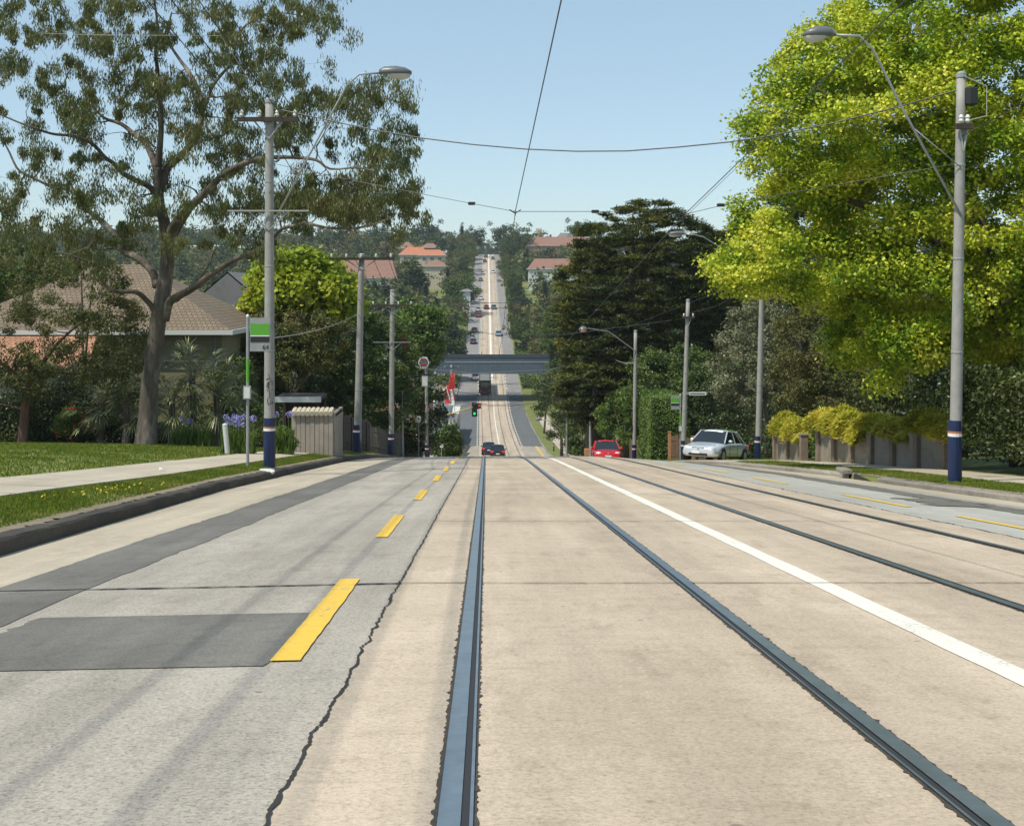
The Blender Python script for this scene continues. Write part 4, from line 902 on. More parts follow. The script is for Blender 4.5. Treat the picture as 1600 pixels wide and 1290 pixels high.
MB().box((0, 0, zt / 2), (3.4, 3.4, zt)).build('shaft', M['wall_cream'], e); mb = MB()
for sx in (-1.3, 0, 1.3):
    for sy in (-1.5, 1.5): mb.box((sx, sy, zt + .4), (.8, .5, .9))
mb.build('battlement', M['wall_cream'], e)
# palms
M['palm'] = leafmat('fan_palm_leaves', [(0, (.08, .11, .04)), (.5, (.18, .20, .08)), (1, (.42, .39, .2))], .2, .6, .4, .8)
def fan_palm(label, px, py, Y, n, fr, group='fan palms in the left garden'):
    X = atx(px, Y); g = ground(X, Y); top = (CY - py) * Y / FPX - g
    root = empty('fan_palm', (X, Y, g), 0, label, 'palm', group); t = MB(); t.tube([(0, 0, -.1), (.05, 0, top * .5), (0, 0, top)], [.16, .13, .12], 8); t.build('trunk', M['bark'], root)
    V, F, b0 = [], [], 0; st = MB()
    for k in range(n):
        el = random.uniform(-.75, 1.25); az = random.uniform(0, 6.28); d = Vector((math.cos(az) * math.cos(el), math.sin(az) * math.cos(el), math.sin(el))); L = fr * random.uniform(.55, .8)
        fr_ = fr; hub = Vector((0, 0, top)) + d * L; hub.z -= .1 * L; st.tube([(0, 0, top - .1), tuple(Vector((0, 0, top)) + d * L * .5 + Vector((0, 0, .06))), tuple(hub)], .012, 4, False)
        side = d.cross(Vector((0, 0, 1))); side = side.normalized() if side.length > .1 else Vector((1, 0, 0)); 
        for j in range(15):
            a = (j - 7) / 7 * 1.35; dr_ = d * math.cos(a) + side * math.sin(a); tip = hub + dr_ * fr * .5 * random.uniform(.85, 1.1); tip.z -= fr * .16 * random.uniform(.6, 1.6)
            mid = hub.lerp(tip, .55) + Vector((0, 0, fr * .045)); wv = dr_.cross(Vector((0, 0, 1))); wv = (wv.normalized() if wv.length > .1 else side) * .028
            for q in ((hub, mid - wv, tip, mid + wv),): V += [tuple(p) for p in q]; F.append((b0, b0 + 1, b0 + 2, b0 + 3)); b0 += 4
    mesh_np('fronds', V, F, M['palm'], root); st.build('frond_stalks', M['palm'], root)
fan_palm('tall fan palm clump right of the gum trunk, nearest the olive wall', 300, 588, 49.5, 34, 1.6)
fan_palm('fan palm leaning over the bed, rightmost of the palms', 338, 610, 49, 30, 1.5)
fan_palm('lower fan palm immediately right of the gum trunk', 268, 630, 48.5, 26, 1.4)
fan_palm('fan palm with drooping fronds left of the gum trunk', 196, 625, 49, 30, 1.6)
fan_palm('small fan palm in shade left of the gum, behind the white flowers', 158, 640, 49.5, 24, 1.3)
# agapanthus
def agapanthus(label, px, Y, wpx, hpx, nl, nf, zup=0):
    X = atx(px, Y); g = ground(X, Y); rx = wpx * Y / FPX / 2; h = hpx * Y / FPX
    root = empty('agapanthus', (X, Y, g), 0, label, 'flower clump', 'agapanthus clumps beside the tram stop')
    P = np.stack([RG.uniform(-rx, rx, nl), RG.uniform(-rx * .5, rx * .5, nl), RG.uniform(.05, .5, nl) * h], -1); V, F = leaf_cloud(P, h * .5, .045, 'blade'); mesh_np('leaves', V, F, LG['hedge'], root)
    for k in range(nf):
        x, y = random.uniform(-rx, rx), random.uniform(-rx * .5, rx * .5); z = h * random.uniform(.85, 1.1)
        st = MB(); st.tube([(x, y, 0), (x + .03, y, z)], .009, 4); so = st.build('flower_stem', LG['hedge'], root)
        fl = rand_unit(46) * .085 + np.array([x + .03, y, z]); V, F = leaf_cloud(fl, .06, .03, 'broad'); mesh_np('flower_head', V, F, M['fl_lilac'], so)
agapanthus('agapanthus with lilac heads between the white post and the graffiti pole', 372, 38, 50, 54, 1600, 15)
agapanthus('sparser agapanthus with two lilac heads behind the right side of the graffiti pole', 440, 39, 34, 60, 500, 3)
agapanthus('shaded agapanthus with one lilac head right of the gum trunk', 300, 46, 60, 44, 800, 3)
e = empty('post', (atx(353, 37.5), 37.5, ground(atx(353, 37.5), 37.5)), 0, 'short pale leaning post in front of the agapanthus leaves', 'post')
MB().tube([(.06, 0, -.1), (-.03, 0, .86)], .075, 10).build('shaft', M['wall_white'], e); MB().lathe((-.03, 0, .86), [(.08, 0), (.07, .03), (.02, .05)], 10).build('cap', M['wall_white'], e)

# ---------------------------------------------------------------- right-hand walls
M['wall_panel'] = paving('wall_panel', (.25, .21, .165), (.17, .14, .11), (.30, .26, .21), .35, 30, .1)
M['wall_pillar'] = paving('wall_pillar', (.20, .15, .115), (.13, .09, .07), (.26, .20, .16), .4, 25, .1)
def panel_wall(label, X, Y0, bays, bay, h, step):
    g0 = ground(X, Y0); root = empty('garden_wall', (X, Y0, g0), 0, label, 'wall')
    for k in range(bays):
        ya = Y0 + k * bay; ga = ground(X, ya) - g0; gb = ground(X, ya + bay) - g0; zt = gb + h + step
        MB().box((0.0, ya - Y0 + bay / 2, (zt + gb - .3) / 2), (.1, bay - .3, zt - gb + .3)).build('panel', M['wall_panel'], root)
        p = MB(); p.box((-.03, ya - Y0, (zt + .08 + ga - .3) / 2), (.26, .3, zt + .08 - ga + .3)); p.box((-.03, ya - Y0, zt + .105), (.32, .36, .05)); p.build('pillar', M['wall_pillar'], root)
    ya = Y0 + bays * bay; ga = ground(X, ya) - g0
    MB().box((-.03, ya - Y0, ga + h / 2), (.26, .3, h + .3)).build('pillar', M['wall_pillar'], root)
    return root
panel_wall('stepped wall of pale panels and brown pillars under the yellow shrubs', 11.4, 31.6, 6, 2.0, .98, .1)
panel_wall('darker shaded wall section left of the driveway gap, beneath the leftmost yellow shrub', 12.1, 48.7, 2, 2.3, 1.1, .1)
def spill_at(label, Xw, Y0, Y1, hgt, n):
    ym = (Y0 + Y1) / 2; return spill('golden_shrub', label, Xw, Y0, Y1, ground(Xw, ym) + .86 + .1, hgt, n)
spill_at('golden drooping shrub arching over the left end of the panelled wall', 11.5, 38.3, 43.9, .58, 22000)
spill_at('lower golden shrub capping the middle of the panelled wall', 11.5, 34.4, 38.6, .28, 9000)
spill_at('bright golden shrub capping the right end of the panelled wall', 11.5, 31.0, 34.6, .33, 11000)
spill_at('darker yellow shrub drooping over the shaded wall left of the driveway', 12.2, 49.2, 53.2, .62, 10000)
hedge('wall_hedge', 'green hedge between the two yellow shrubs along the wall', 12.2, 13.2, 44.5, 48, 1.5, 'mid', 9000, .1, .055)
# timber fences
def paling(label, x0, y0, x1, y1, h, wid, gap, mat, pointed=False, cap=None, hz=None):
    L = math.hypot(x1 - x0, y1 - y0); n = int(L / (wid + gap)); root = empty('paling_fence', (x0, y0, ground(x0, y0)), 0, label, 'fence'); g0 = ground(x0, y0); a = math.atan2(y1 - y0, x1 - x0)
    m = MB()
    for k in range(n):
        t = (k + .5) / n; x, y = x0 + (x1 - x0) * t, y0 + (y1 - y0) * t; g = ground(x, y) - g0; hh_ = h + random.uniform(-.03, .03)
        m.box((x - x0, y - y0, g + hh_ / 2 - .05), (wid, .022, hh_), a)
    m.build('palings', mat, root)
    for z in (.25, .8):
        ga, gb = 0, ground(x1, y1) - g0; r = MB(); r.tube([(0, .03, ga + h * z), ((x1 - x0) / 2, (y1 - y0) / 2 + .03, ground((x0 + x1) / 2, (y0 + y1) / 2) - g0 + h * z), (x1 - x0, y1 - y0 + .03, gb + h * z)], .04, 4); r.build('rail', mat, root)
    for k in range(int(L / 2.6) + 1):
        t = k * 2.6 / L; x, y = x0 + (x1 - x0) * t, y0 + (y1 - y0) * t; MB().box((x - x0, y - y0 + .07, ground(x, y) - g0 + h / 2), (.11, .11, h + .1), a).build('post', mat, root)
    return root
paling('grey picket fence between the second and third left poles', atx(578, 66), 66, atx(626, 76), 76, 1.45, .09, .09, M['timber_grey'])
paling('dark close-boarded fence running down the left kerb past the picket fence', atx(626, 76) - .3, 76, -6.4, 128, 1.7, .14, .01, M['timber_dark'])
paling('dark timber fence joining the garden store to the picket fence', atx(520, 52), 52, atx(578, 64), 64, 1.6, .14, .01, M['timber_dark'])
paling('brown timber fence behind the red car and clipped hedge', atx(985, 88), 88, atx(1060, 76), 76, 1.7, .14, .012, M['timber_brown'])
paling('brown fence panel between the orange gate post and the pale car', atx(1060, 75.5), 75.5, atx(1140, 72), 72, 1.5, .16, .03, M['timber_brown'])
for px, Y, h, lb in ((1046, 72, 1.65, 'taller orange timber gate post left of the right tram stop'), (1083, 74, 1.45, 'shorter orange timber gate post behind the bonnet of the pale car')):
    e = empty('gate_post', (atx(px, Y), Y, ground(atx(px, Y), Y)), 0, lb, 'post'); MB().box((0, 0, h / 2), (.15, .15, h + .1)).build('shaft', M['timber_orange'], e); MB().box((0, 0, h + .07), (.19, .19, .04)).build('cap', M['timber_orange'], e)
e = empty('mailbox', (atx(917, 84), 84, ground(atx(917, 84), 84)), 0, 'small orange-brown box on a post left of the red car', 'mailbox')
MB().box((0, 0, .75), (.34, .3, .45)).build('box', M['timber_orange'], e); MB().box((0, 0, .25), (.1, .1, .6)).build('post', M['timber_grey'], e)

# ---------------------------------------------------------------- railway bridge
M['girder'] = flat('blue_grey_steel', (.085, .115, .14), .6, .1, noise=.12, nscale=1)
M['girder_dark'] = flat('bridge_underside', (.07, .075, .08), .8)
YB = 254.0; xa, xb = -16.0, 14.5; zt = (CY - 557.5) * YB / FPX; zb = (CY - 584) * YB / FPX
e = empty('railway_bridge', ((xa + xb) / 2, YB + 3.5, zb), 0, 'long blue-grey steel railway bridge crossing the road in the valley', 'bridge'); hx = (xb - xa) / 2
for sy, nm in ((-3.5, 'girder'), (3.5, 'girder')):
    g_ = MB(); g_.box((0, sy, (zt - zb) / 2), (2 * hx, .25, zt - zb)); g_.box((0, sy, .12), (2 * hx, .7, .2)); go = g_.build(nm, M['girder'], e)
    st = MB()
    for k in range(31): st.box((-hx + .4 + k * (2 * hx - .8) / 30, sy - .15, (zt - zb) / 2 + .05), (.1, .06, zt - zb - .5))
    st.build('stiffeners', M['girder'], go)
    MB().box((0, sy - .16, zt - zb - 1.05), (2 * hx, .12, .16)).build('pale_rail', M['pole_steel'], go)
    MB().box((0, sy, zt - zb + .06), (2 * hx, .6, .14)).build('top_flange', M['girder_dark'], go)
MB().box((0, 0, .55), (2 * hx, 6.7, .5)).build('deck', M['girder_dark'], e)
for sx in (-1, 1):
    gx2 = (xa + xb) / 2 + sx * (hx - 1.5); gd = ground(gx2, YB + 3.5); MB().box((sx * (hx - .4), 0, (gd - 1 - zb) / 2), (2.6, 8.2, zb - gd + 1)).build('abutment', M['wall_brick'], e)
for k in range(5):
    r_ = MB(); r_.tube([(-hx + 2 + k * 6.5, -3.3, zt - zb), (-hx + 2 + k * 6.5, -3.3, zt - zb + 1.0)], .04, 5); r_.build('rail_post', M['girder'], e)
# embankment each side
for sx, lb in ((-1, 'left'), (1, 'right')):
    V = []; xs = np.linspace(0, 120, 25) * sx + (xa if sx < 0 else xb); top = zb + .5
    prx = [(-14, None), (-5, 0), (5, 0), (14, None)]
    for x in xs:
        for dy, q in prx: V.append((x, YB + 3.5 + dy, (top if q == 0 else ground(x, YB + 3.5 + dy) - .5)))
    idx = np.arange(len(xs) * 4).reshape(-1, 4); F = np.stack([idx[:-1, :-1], idx[:-1, 1:], idx[1:, 1:], idx[1:, :-1]], -1).reshape(-1, 4)
    if sx > 0: F = F[:, ::-1]
    tag(mesh_np('embankment', V, F, M['turf']), kind='structure')

# ---------------------------------------------------------------- shops in the valley, left
def shop(name, label, x1, y0, y1, h, wallm, parapet, awn, sign=None):
    d_ = 9; X = x1 - d_ / 2; Y = (y0 + y1) / 2; g = ground(X, Y); e = empty(name, (X, Y, g), 0, label, 'shop', 'shops along the left of the valley'); L = y1 - y0
    MB().box((0, 0, h / 2 - .5), (d_, L - .05, h + 1)).build('wall', wallm, e); MB().box((d_ / 2 - .1, 0, h + .35), (.3, L - .08, .7)).build('parapet', parapet, e); MB().box((0, 0, h + .06), (d_ - .5, L - .5, .1)).build('roof', M['tile_grey'], e)
    MB().box((d_ / 2 + 1.3, 0, 3.0), (2.6, L - .1, .14)).build('verandah', awn, e)
    for k in range(3): MB().tube([(d_ / 2 + 2.5, -L / 2 + .4 + k * (L - .8) / 2, -.1), (d_ / 2 + 2.5, -L / 2 + .4 + k * (L - .8) / 2, 3.0)], .07, 6).build('verandah_post', M['white'], e)
    for k in range(2):
        w_ = MB(); w_.box((d_ / 2 + .02, (k - .5) * L * .5, 1.5), (.06, L * .4, 1.9)); w_.build('window', M['glass'], e)
        w_ = MB(); w_.box((-2 + k * 3.4, -L / 2 - .01, h - 1.4), (1.0, .06, 1.4)); w_.build('window', M['glass'], e)
    CLEAR.append((X, Y, d_ + 6, L + 2))
shop('shop', 'brick corner shop nearest the crest on the left valley street', -6.7, 150, 162, 6.2, M['wall_brick'], M['wall_cream'], M['offwhite'])
shop('shop', 'cream shop second from the corner in the left valley row', -6.7, 163, 176, 5.4, M['wall_cream'], M['offwhite'], M['tile_grey'])
shop('shop', 'dark-awninged shop third from the corner in the left valley row', -6.7, 177, 190, 6.6, M['wall_brick'], M['tile_red'], M['tile_grey'])
shop('shop', 'white-fronted shop farthest along the left valley row, nearest the bridge', -6.8, 191, 208, 5.2, M['wall_white'], M['wall_cream'], M['offwhite'])
# ================================================================ poles, wires, signs
def pole(label, pxb, pyb, Y, pxt, pyt, rb=.135, rt=.10, band=True, arms=(), steel=False, lamp=None, extra=None, group='poles along the tram road', X=None):
    Xb = atx(pxb, Y) if X is None else X; g = ground(Xb, Y); Xt = atx(pxt, Y) if X is None else X; ht = (CY - pyt) * Y / FPX - g
    root = empty('utility_pole', (Xb, Y, g), 0, label, 'pole', group); dx = Xt - Xb
    mt = M['pole_steel'] if steel else M['pole']
    p = MB(); nseg = 10; p.tube([(dx * k / nseg, 0, -.2 + (ht + .2) * k / nseg) for k in range(nseg + 1)], [rb + (rt - rb) * k / nseg for k in range(nseg + 1)], 14); sh_ = p.build('shaft', mt, root, smooth=True)
    MB().lathe((dx, 0, ht - .02), [(rt + .012, 0), (rt + .012, .08), (rt * .5, .12)], 12).build('cap', M['pole_steel'], root)
    for fz in (.32, .55, .78):
        MB().lathe((dx * fz, 0, ht * fz), [(rb + (rt - rb) * fz + .006, 0), (rb + (rt - rb) * fz + .009, .02), (rb + (rt - rb) * fz + .006, .04)], 12).build('joint_ring', M['pole_steel'], root)
    if band:
        b_ = MB(); b_.lathe((0, 0, -.1), [(rb + .012, 0), (rb + .010, .98)], 14); b_.build('base_paint', M['navy'], root)
        b_ = MB(); b_.lathe((0, 0, .88), [(rb + .013, 0), (rb + .012, .06)], 14); b_.build('white_band', M['white'], root)
        b_ = MB(); b_.lathe((0, 0, .94), [(rb + .013, 0), (rb + .012, .04)], 14); b_.build('red_band', M['tile_orange'], root)
        b_ = MB(); b_.lathe((0, 0, .98), [(rb + .012, 0), (rb + .010, .2)], 14); b_.build('dark_band', M['navy'], root)
    for (dz, hw_, mt2, nins) in arms:
        c = MB(); th = .035 if nins < 0 else .1; c.box((dx, -.16, ht - dz), (2 * hw_, th, th)); co = c.build('crossarm', mt2, root)
        for k in range(nins):
            xk = dx - hw_ + .1 + k * (2 * hw_ - .2) / max(1, nins - 1); i_ = MB(); i_.lathe((xk, -.16, ht - dz + .05), [(.02, 0), (.05, .05), (.035, .09), (.05, .12), (.02, .17)], 8); i_.build('insulator', M['offwhite'], co)
        br2 = MB(); br2.tube([(dx - hw_ * .5, -.13, ht - dz), (dx, -.12, ht - dz - .45)], .02, 5); br2.tube([(dx + hw_ * .5, -.13, ht - dz), (dx, -.12, ht - dz - .45)], .02, 5); br2.build('brace', M['pole_steel'], co)
    if lamp:
        z0, (lx, lz), ly, hl = lamp; sgn = 1 if lx > 0 else -1
        a = MB(); bx_ = lx - sgn * .45; pts = [(dx * .7, -.1, z0), (bx_ * .55, ly * .55, z0 + (lz - z0) * .60), (bx_ * .86, ly * .86, z0 + (lz - z0) * .93), (bx_, ly, lz)] + [(lx, ly, lz + .02)]
        a.tube(pts, .024, 8); a.tube([(dx * .7, -.1, z0 + .9), (bx_ * .45, ly * .45, z0 + (lz - z0) * .5)], .010, 6); a.build('lamp_arm', M['pole_steel'], root, smooth=True)
        h_ = MB()
        hd = [(0, .07, .08), (.1, .13, .15), (.35, .16, .17), (.55, .14, .13), (.68, .06, .05)]; vs = []; n = 10
        for (a_, w_, hz_) in hd:
            for k in range(n):
                q = 2 * math.pi * k / n; s_ = math.sin(q); vs.append((lx + sgn * a_ * hl, ly + math.cos(q) * w_, lz + .02 + s_ * (hz_ if s_ > 0 else .03)))
        h_.add(vs, [(i * n + k, i * n + (k + 1) % n, (i + 1) * n + (k + 1) % n, (i + 1) * n + k) for i in range(4) for k in range(n)] + [tuple(range(n)), tuple(4 * n + k for k in range(n))]); ho = h_.build('lamp_head', M['lamp_grey'], root, smooth=True)
        l_ = MB(); vs = []
        for (a_, w_, hz_) in ((.16, .03, .0), (.28, .12, .1), (.48, .13, .13), (.62, .09, .09), (.67, .01, .01)):
            for k in range(n):
                q = math.pi + math.pi * k / (n - 1); vs.append((lx + sgn * a_ * hl, ly + math.cos(q) * w_, lz - .005 + math.sin(q) * hz_))
        l_.add(vs, [(i * n + k, i * n + k + 1, (i + 1) * n + k + 1, (i + 1) * n + k) for i in range(4) for k in range(n - 1)]); l_.build('lamp_lens', extra or M['lamp_lens'], ho, smooth=True)
    return root, Vector((Xt, Y, g + ht))
GP = 'concrete tram poles with navy painted bases'
L1, L1t = pole('nearest left pole with graffiti, crossarm, navy base and long lamp arm', 421, 738, 30, 421, 160, .13, .095, True, [(.42, .72, M['timber_dark'], 4), (2.55, .95, M['wire_pale'], -1)], lamp=(5.55, (2.62, 9.25 - .12), -.6, 1.1), group=GP)
L2, L2t = pole('second left pole, tall, with a wide timber crossarm over red roofs', 558, 712, 52, 565, 400, .16, .12, True, [(.12, 1.3, M['timber_dark'], 5)], group=GP)
L3, L3t = pole('third left pole with a lower crossarm, beside the picket fence', 611, 708, 68, 613, 455, .15, .12, True, [(.75, 1.1, M['timber_dark'], 4), (2.7, 1.0, M['wire_pale'], -1)], group=GP)
L4, L4t = pole('slim grey steel street-light pole right of the third left pole', 630, 708, 74, 627, 571, .07, .05, False, steel=True, lamp=(4.9, (-.5, 5.15), 0, .6))
L5, L5t = pole('fifth left pole carrying the small round red sign', 667, 708, 86, 666, 560, .12, .10, True, [(1.1, .7, M['timber_dark'], 3)], group=GP)
L6, L6t = pole('dark pole beside the left kerb just before the bridge', 0, 0, 190, 728, 571, .16, .13, False, [(.3, 1.1, M['timber_dark'], 3), (1.5, 1.1, M['timber_dark'], 3)], X=-5.2)
R1, R1t = pole('nearest right pole with navy base, white band and lamp arm over the road', 1492, 752, 24, 1502, 120, .115, .085, True, [(.95, .16, M['timber_dark'], 2)], lamp=(5.0, (-2.36, 8.30), -.4, .85), group=GP)
R2, R2t = pole('second right pole, top hidden in the yellow tree, beside the pale car', 1184, 722, 62, 1193, 352, .15, .11, True, lamp=(9.2, (-3.6, 10.9), -.6, 1.2), group=GP)
R3, R3t = pole('third right pole directly behind the right tram stop', 1067, 716, 70, 1075, 470, .15, .10, True, [(.9, .35, M['timber_dark'], 2)], group=GP)
R4, R4t = pole('slim right pole just right of the red car', 991, 715, 80, 993, 518, .13, .10, True, group=GP)
R5, R5t = pole('bare grey pole rising behind the roof of the red car', 951, 712, 108, 953, 555, .14, .12, False)
R6, R6t = pole('street-light pole left of the red car with arm over the valley road', 885, 712, 100, 886, 652, .1, .07, False, steel=True, lamp=(2.4, (-1.9, 3.5), 0, .8))
R7, R7t = pole('grey pole partly hidden behind the left mirror of the red car', 923, 714, 96, 922, 660, .11, .09, False)
R8, R8t = pole('dark thin pole on the right valley footpath, farther one', 0, 0, 165, 842, 610, .12, .10, False, X=9.6)
R9, R9t = pole('dark thin pole on the right valley footpath, nearer one', 0, 0, 150, 846, 620, .12, .10, False, X=10.4)
# amber lamp over the road, on a long arm from the slim right pole
am = MB(); g4 = R4.location; lp = at(911, 514, 78)
am.tube([(0.05, -.1, R4t.z - g4.z - 1.2), ((lp.x - g4.x) * .5, -1, lp.z - g4.z - .2), (lp.x - g4.x + .3, lp.y - g4.y, lp.z - g4.z + .05)], .03, 6); am.build('lamp_arm', M['pole_steel'], R4)
am = MB(); am.lathe(tuple(lp - g4), [(.05, .18), (.2, .12), (.26, .0), (.27, -.02)], 12); ao = am.build('lamp_head', M['lamp_grey'], R4, smooth=True)
am = MB(); am.lathe(tuple(lp - g4), [(.25, -.03), (.2, -.14), (.06, -.2)], 12); am.build('lamp_lens', M['lamp_amber'], ao, smooth=True)
# transformer-like gear on the nearest right pole
gb = MB(); zz = R1t.z - R1.location.z
gb.lathe((.28, -.02, zz - .55), [(.05, 0), (.14, .03), (.14, .32), (.05, .36)], 10); gb.build('wire_gear', M['black'], R1)
gb = MB(); gb.tube([(.12, -.1, zz), (.55, -.12, zz - .2), (.55, -.12, zz - .75), (.15, -.1, zz - .85)], .012, 5); gb.build('loop_wire', M['wire_pale'], R1)
# graffiti strokes on the nearest left pole
gr = MB(); zg = lambda y: (CY - y) * 30 / FPX - L1.location.z
def strk(pts):
    out = []
    for x, y in pts:
        dx_ = (x - 421) * 30 / FPX; z = zg(y); r_ = .13 + (.095 - .13) * z / 8.7 + .008; dx_ = max(-r_ * .95, min(r_ * .95, dx_)); out.append((dx_ , -math.sqrt(max(r_ * r_ - dx_ * dx_, 1e-4)), z))
    gr.tube(out, .0065, 5)
strk([(417, 592), (423, 590), (421, 584)]); strk([(418, 598), (426, 594), (419, 590)])
strk([(418, 604), (427, 600), (427, 596), (419, 598), (418, 604)]); strk([(421, 595), (421, 607)])
strk([(418, 609), (427, 608)]); strk([(422, 609), (423, 617), (421, 620)]); strk([(419, 622), (420, 630), (427, 630)]); strk([(424, 625), (424, 629)]); strk([(427, 630), (427, 626)])
gr.build('graffiti', M['black'], L1)
e = empty('concrete_lid', (atx(415, 28.5), 28.3, ground(atx(415, 28.5), 28.5)), .2, 'pale flat concrete lid lying on the grass at the foot of the graffiti pole', 'lid')
so = MB().lathe((0, 0, -.02), [(.22, 0), (.24, .03), (.235, .055), (.2, .06)], 18).build('slab', M['wall_white'], e); so.scale = (1, 1.6, 1)
e = empty('paper_scrap', (atx(252, 24), 24, ground(atx(252, 24), 24) + .05), .4, 'tiny white scrap of paper on the left footpath', 'litter')
MB().add([(-.05, -.03, 0), (.05, -.04, .03), (.06, .05, .01), (-.03, .05, .045)], [(0, 1, 2, 3)]).build('sheet', M['white'], e).modifiers.new('s', 'SOLIDIFY').thickness = .002

def text_mesh(s, size, loc, mat, parent, rot=(R(90), 0, 0), name='lettering'):
    c = bpy.data.curves.new(name, 'FONT'); c.body = s; c.size = size; c.extrude = .002; c.align_x = 'CENTER'; c.align_y = 'CENTER'
    t = bpy.data.objects.new('tmp', c); COL.objects.link(t); bpy.context.view_layer.update()
    me = bpy.data.meshes.new_from_object(t); bpy.data.objects.remove(t); o = bpy.data.objects.new(name, me); COL.objects.link(o); me.materials.clear(); me.materials.append(mat)
    o.location = loc; o.rotation_euler = rot; o.parent = parent; return o
# tram stops
def tram_stop(label, px, Y, ytop, w_, side, big=True):
    X = atx(px, Y); g = ground(X, Y); h = (CY - ytop) * Y / FPX - g; e = empty('tram_stop_sign', (X, Y, g), 0, label, 'sign', 'tram stop flags')
    MB().tube([(0, 0, -.1), (0, 0, h)], .034, 10).build('pole', M['pole_steel'], e); MB().lathe((0, 0, h), [(.036, 0), (.036, .03), (.01, .06)], 10).build('cap', M['white'], e)
    f = MB(); c = .05 + w_ / 2; hh_ = .76 * w_ / .46
    f.box((c * side, 0, h - .02 - hh_ / 2), (w_, .03, hh_)); fo = f.build('flag', M['pole_steel'], e)
    MB().box((c * side, -.018, h - .02 - hh_ * .36), (w_ - .03, .012, hh_ * .36)).build('green_panel', M['green_sign'], fo)
    MB().box((c * side, -.019, h - .02 - hh_ * .64), (w_ - .03, .012, hh_ * .17)).build('black_panel', M['black'], fo)
    MB().box((c * side, -.02, h - .02 - hh_ * .54), (w_ - .03, .013, hh_ * .03)).build('white_stripe', M['white'], fo)
    if big: text_mesh('64', .15, ((c + .13) * side, -.02, h - hh_ * .91), M['black'], fo)
    t = MB(); t.box((0, -.06, h * .5), (.17 if big else .2, .05, .3)); to = t.build('timetable_case', M['pole_steel'], e); MB().box((0, -.09, h * .5), (.13, .01, .25)).build('timetable', M['offwhite'], to)
    MB().tube([(0, 0, h * .57), (0, 0, h * .72)], .036, 10).build('green_sleeve', M['green_sign'], e)
    return e
tram_stop('left tram stop flag with green panel and route number, beside graffiti pole', 387, 29, 495, .46, 1)
tram_stop('right tram stop flag with green panel, in front of the third right pole', 1063, 69, 617, .46, -1, False)
# street name blade on third right pole
X = atx(1088, 69.5); e = empty('street_name_sign', (R3.location.x, 69.7, R3.location.z), 0, 'white street name blade sticking out right of the third right pole', 'sign')
z_ = (CY - 615) * 69.6 / FPX - R3.location.z; MB().box((.75, 0, z_), (.95, .03, .17)).build('blade', M['white'], e); MB().box((.2, 0, z_), (.2, .05, .1)).build('bracket', M['pole_steel'], e)
MB().box((.75, -.02, z_), (.8, .006, .05)).build('lettering_line', M['black'], e)
# signs on the left
def plate_sign(label, px, Y, ytop, w_, hgt, mat, postr=.03):
    X = atx(px, Y); g = ground(X, Y); h = (CY - ytop) * Y / FPX - g; e = empty('post_sign', (X, Y, g), 0, label, 'sign')
    MB().tube([(0, .03, -.1), (0, .03, h)], postr, 8).build('post', M['pole_steel'], e); p = MB(); p.box((0, 0, h - hgt / 2), (w_, .02, hgt)); po = p.build('plate', mat, e)
    MB().box((0, -.012, h - hgt * .35), (w_ * .6, .005, hgt * .25)).build('mark', M['black'], po); return e
plate_sign('small white parking plate on a slim post between fourth and fifth left poles', 654, 76, 650, .22, .38, M['white'])
plate_sign('low pale plate at the foot of the dark hedge by the kerb', 690, 98, 694, .25, .25, M['white'])
# rectangular plate on L4
zl = (CY - 648) * 74 / FPX - L4.location.z; p = MB(); p.box((.22, -.08, zl), (.32, .02, .55)); po = p.build('plate', M['white'], L4); MB().box((.22, -.095, zl + .08), (.2, .006, .2)).build('plate_mark', M['black'], po)
# crossing warning: red triangle over a grey board
Yw = 71; X = atx(628, Yw); g = ground(X, Yw); e = empty('warning_sign', (X, Yw + .3, g), 0, 'dark boarded warning sign with a red triangle on top, by the third left pole', 'sign')
za = (CY - 526) * Yw / FPX - g; zb2 = (CY - 546) * Yw / FPX - g; zc2 = (CY - 568) * Yw / FPX - g
MB().tube([(0, .05, 0), (0, .05, zb2)], .04, 8).build('post', M['pole_steel'], e)
def tri(w_, z0, z1, y): return [(-w_ / 2, y, z0), (w_ / 2, y, z0), (0, y, z1)], [(0, 1, 2)]
o = MB().add(*tri(.78, zb2, za, 0)).build('triangle', M['red'], e); o.modifiers.new('s', 'SOLIDIFY').thickness = .02
o = MB().add(*tri(.46, zb2 + .1, za - .22, -.03)).build('triangle_face', M['tile_grey'], e); o.modifiers.new('s', 'SOLIDIFY').thickness = .004
MB().add([(-.42, -.01, zc2 + .28), (0, -.01, zc2), (.42, -.01, zc2 + .28), (0, -.01, zb2)], [(0, 1, 2, 3)]).build('board', M['lamp_grey'], e).modifiers.new('s', 'SOLIDIFY').thickness = .03
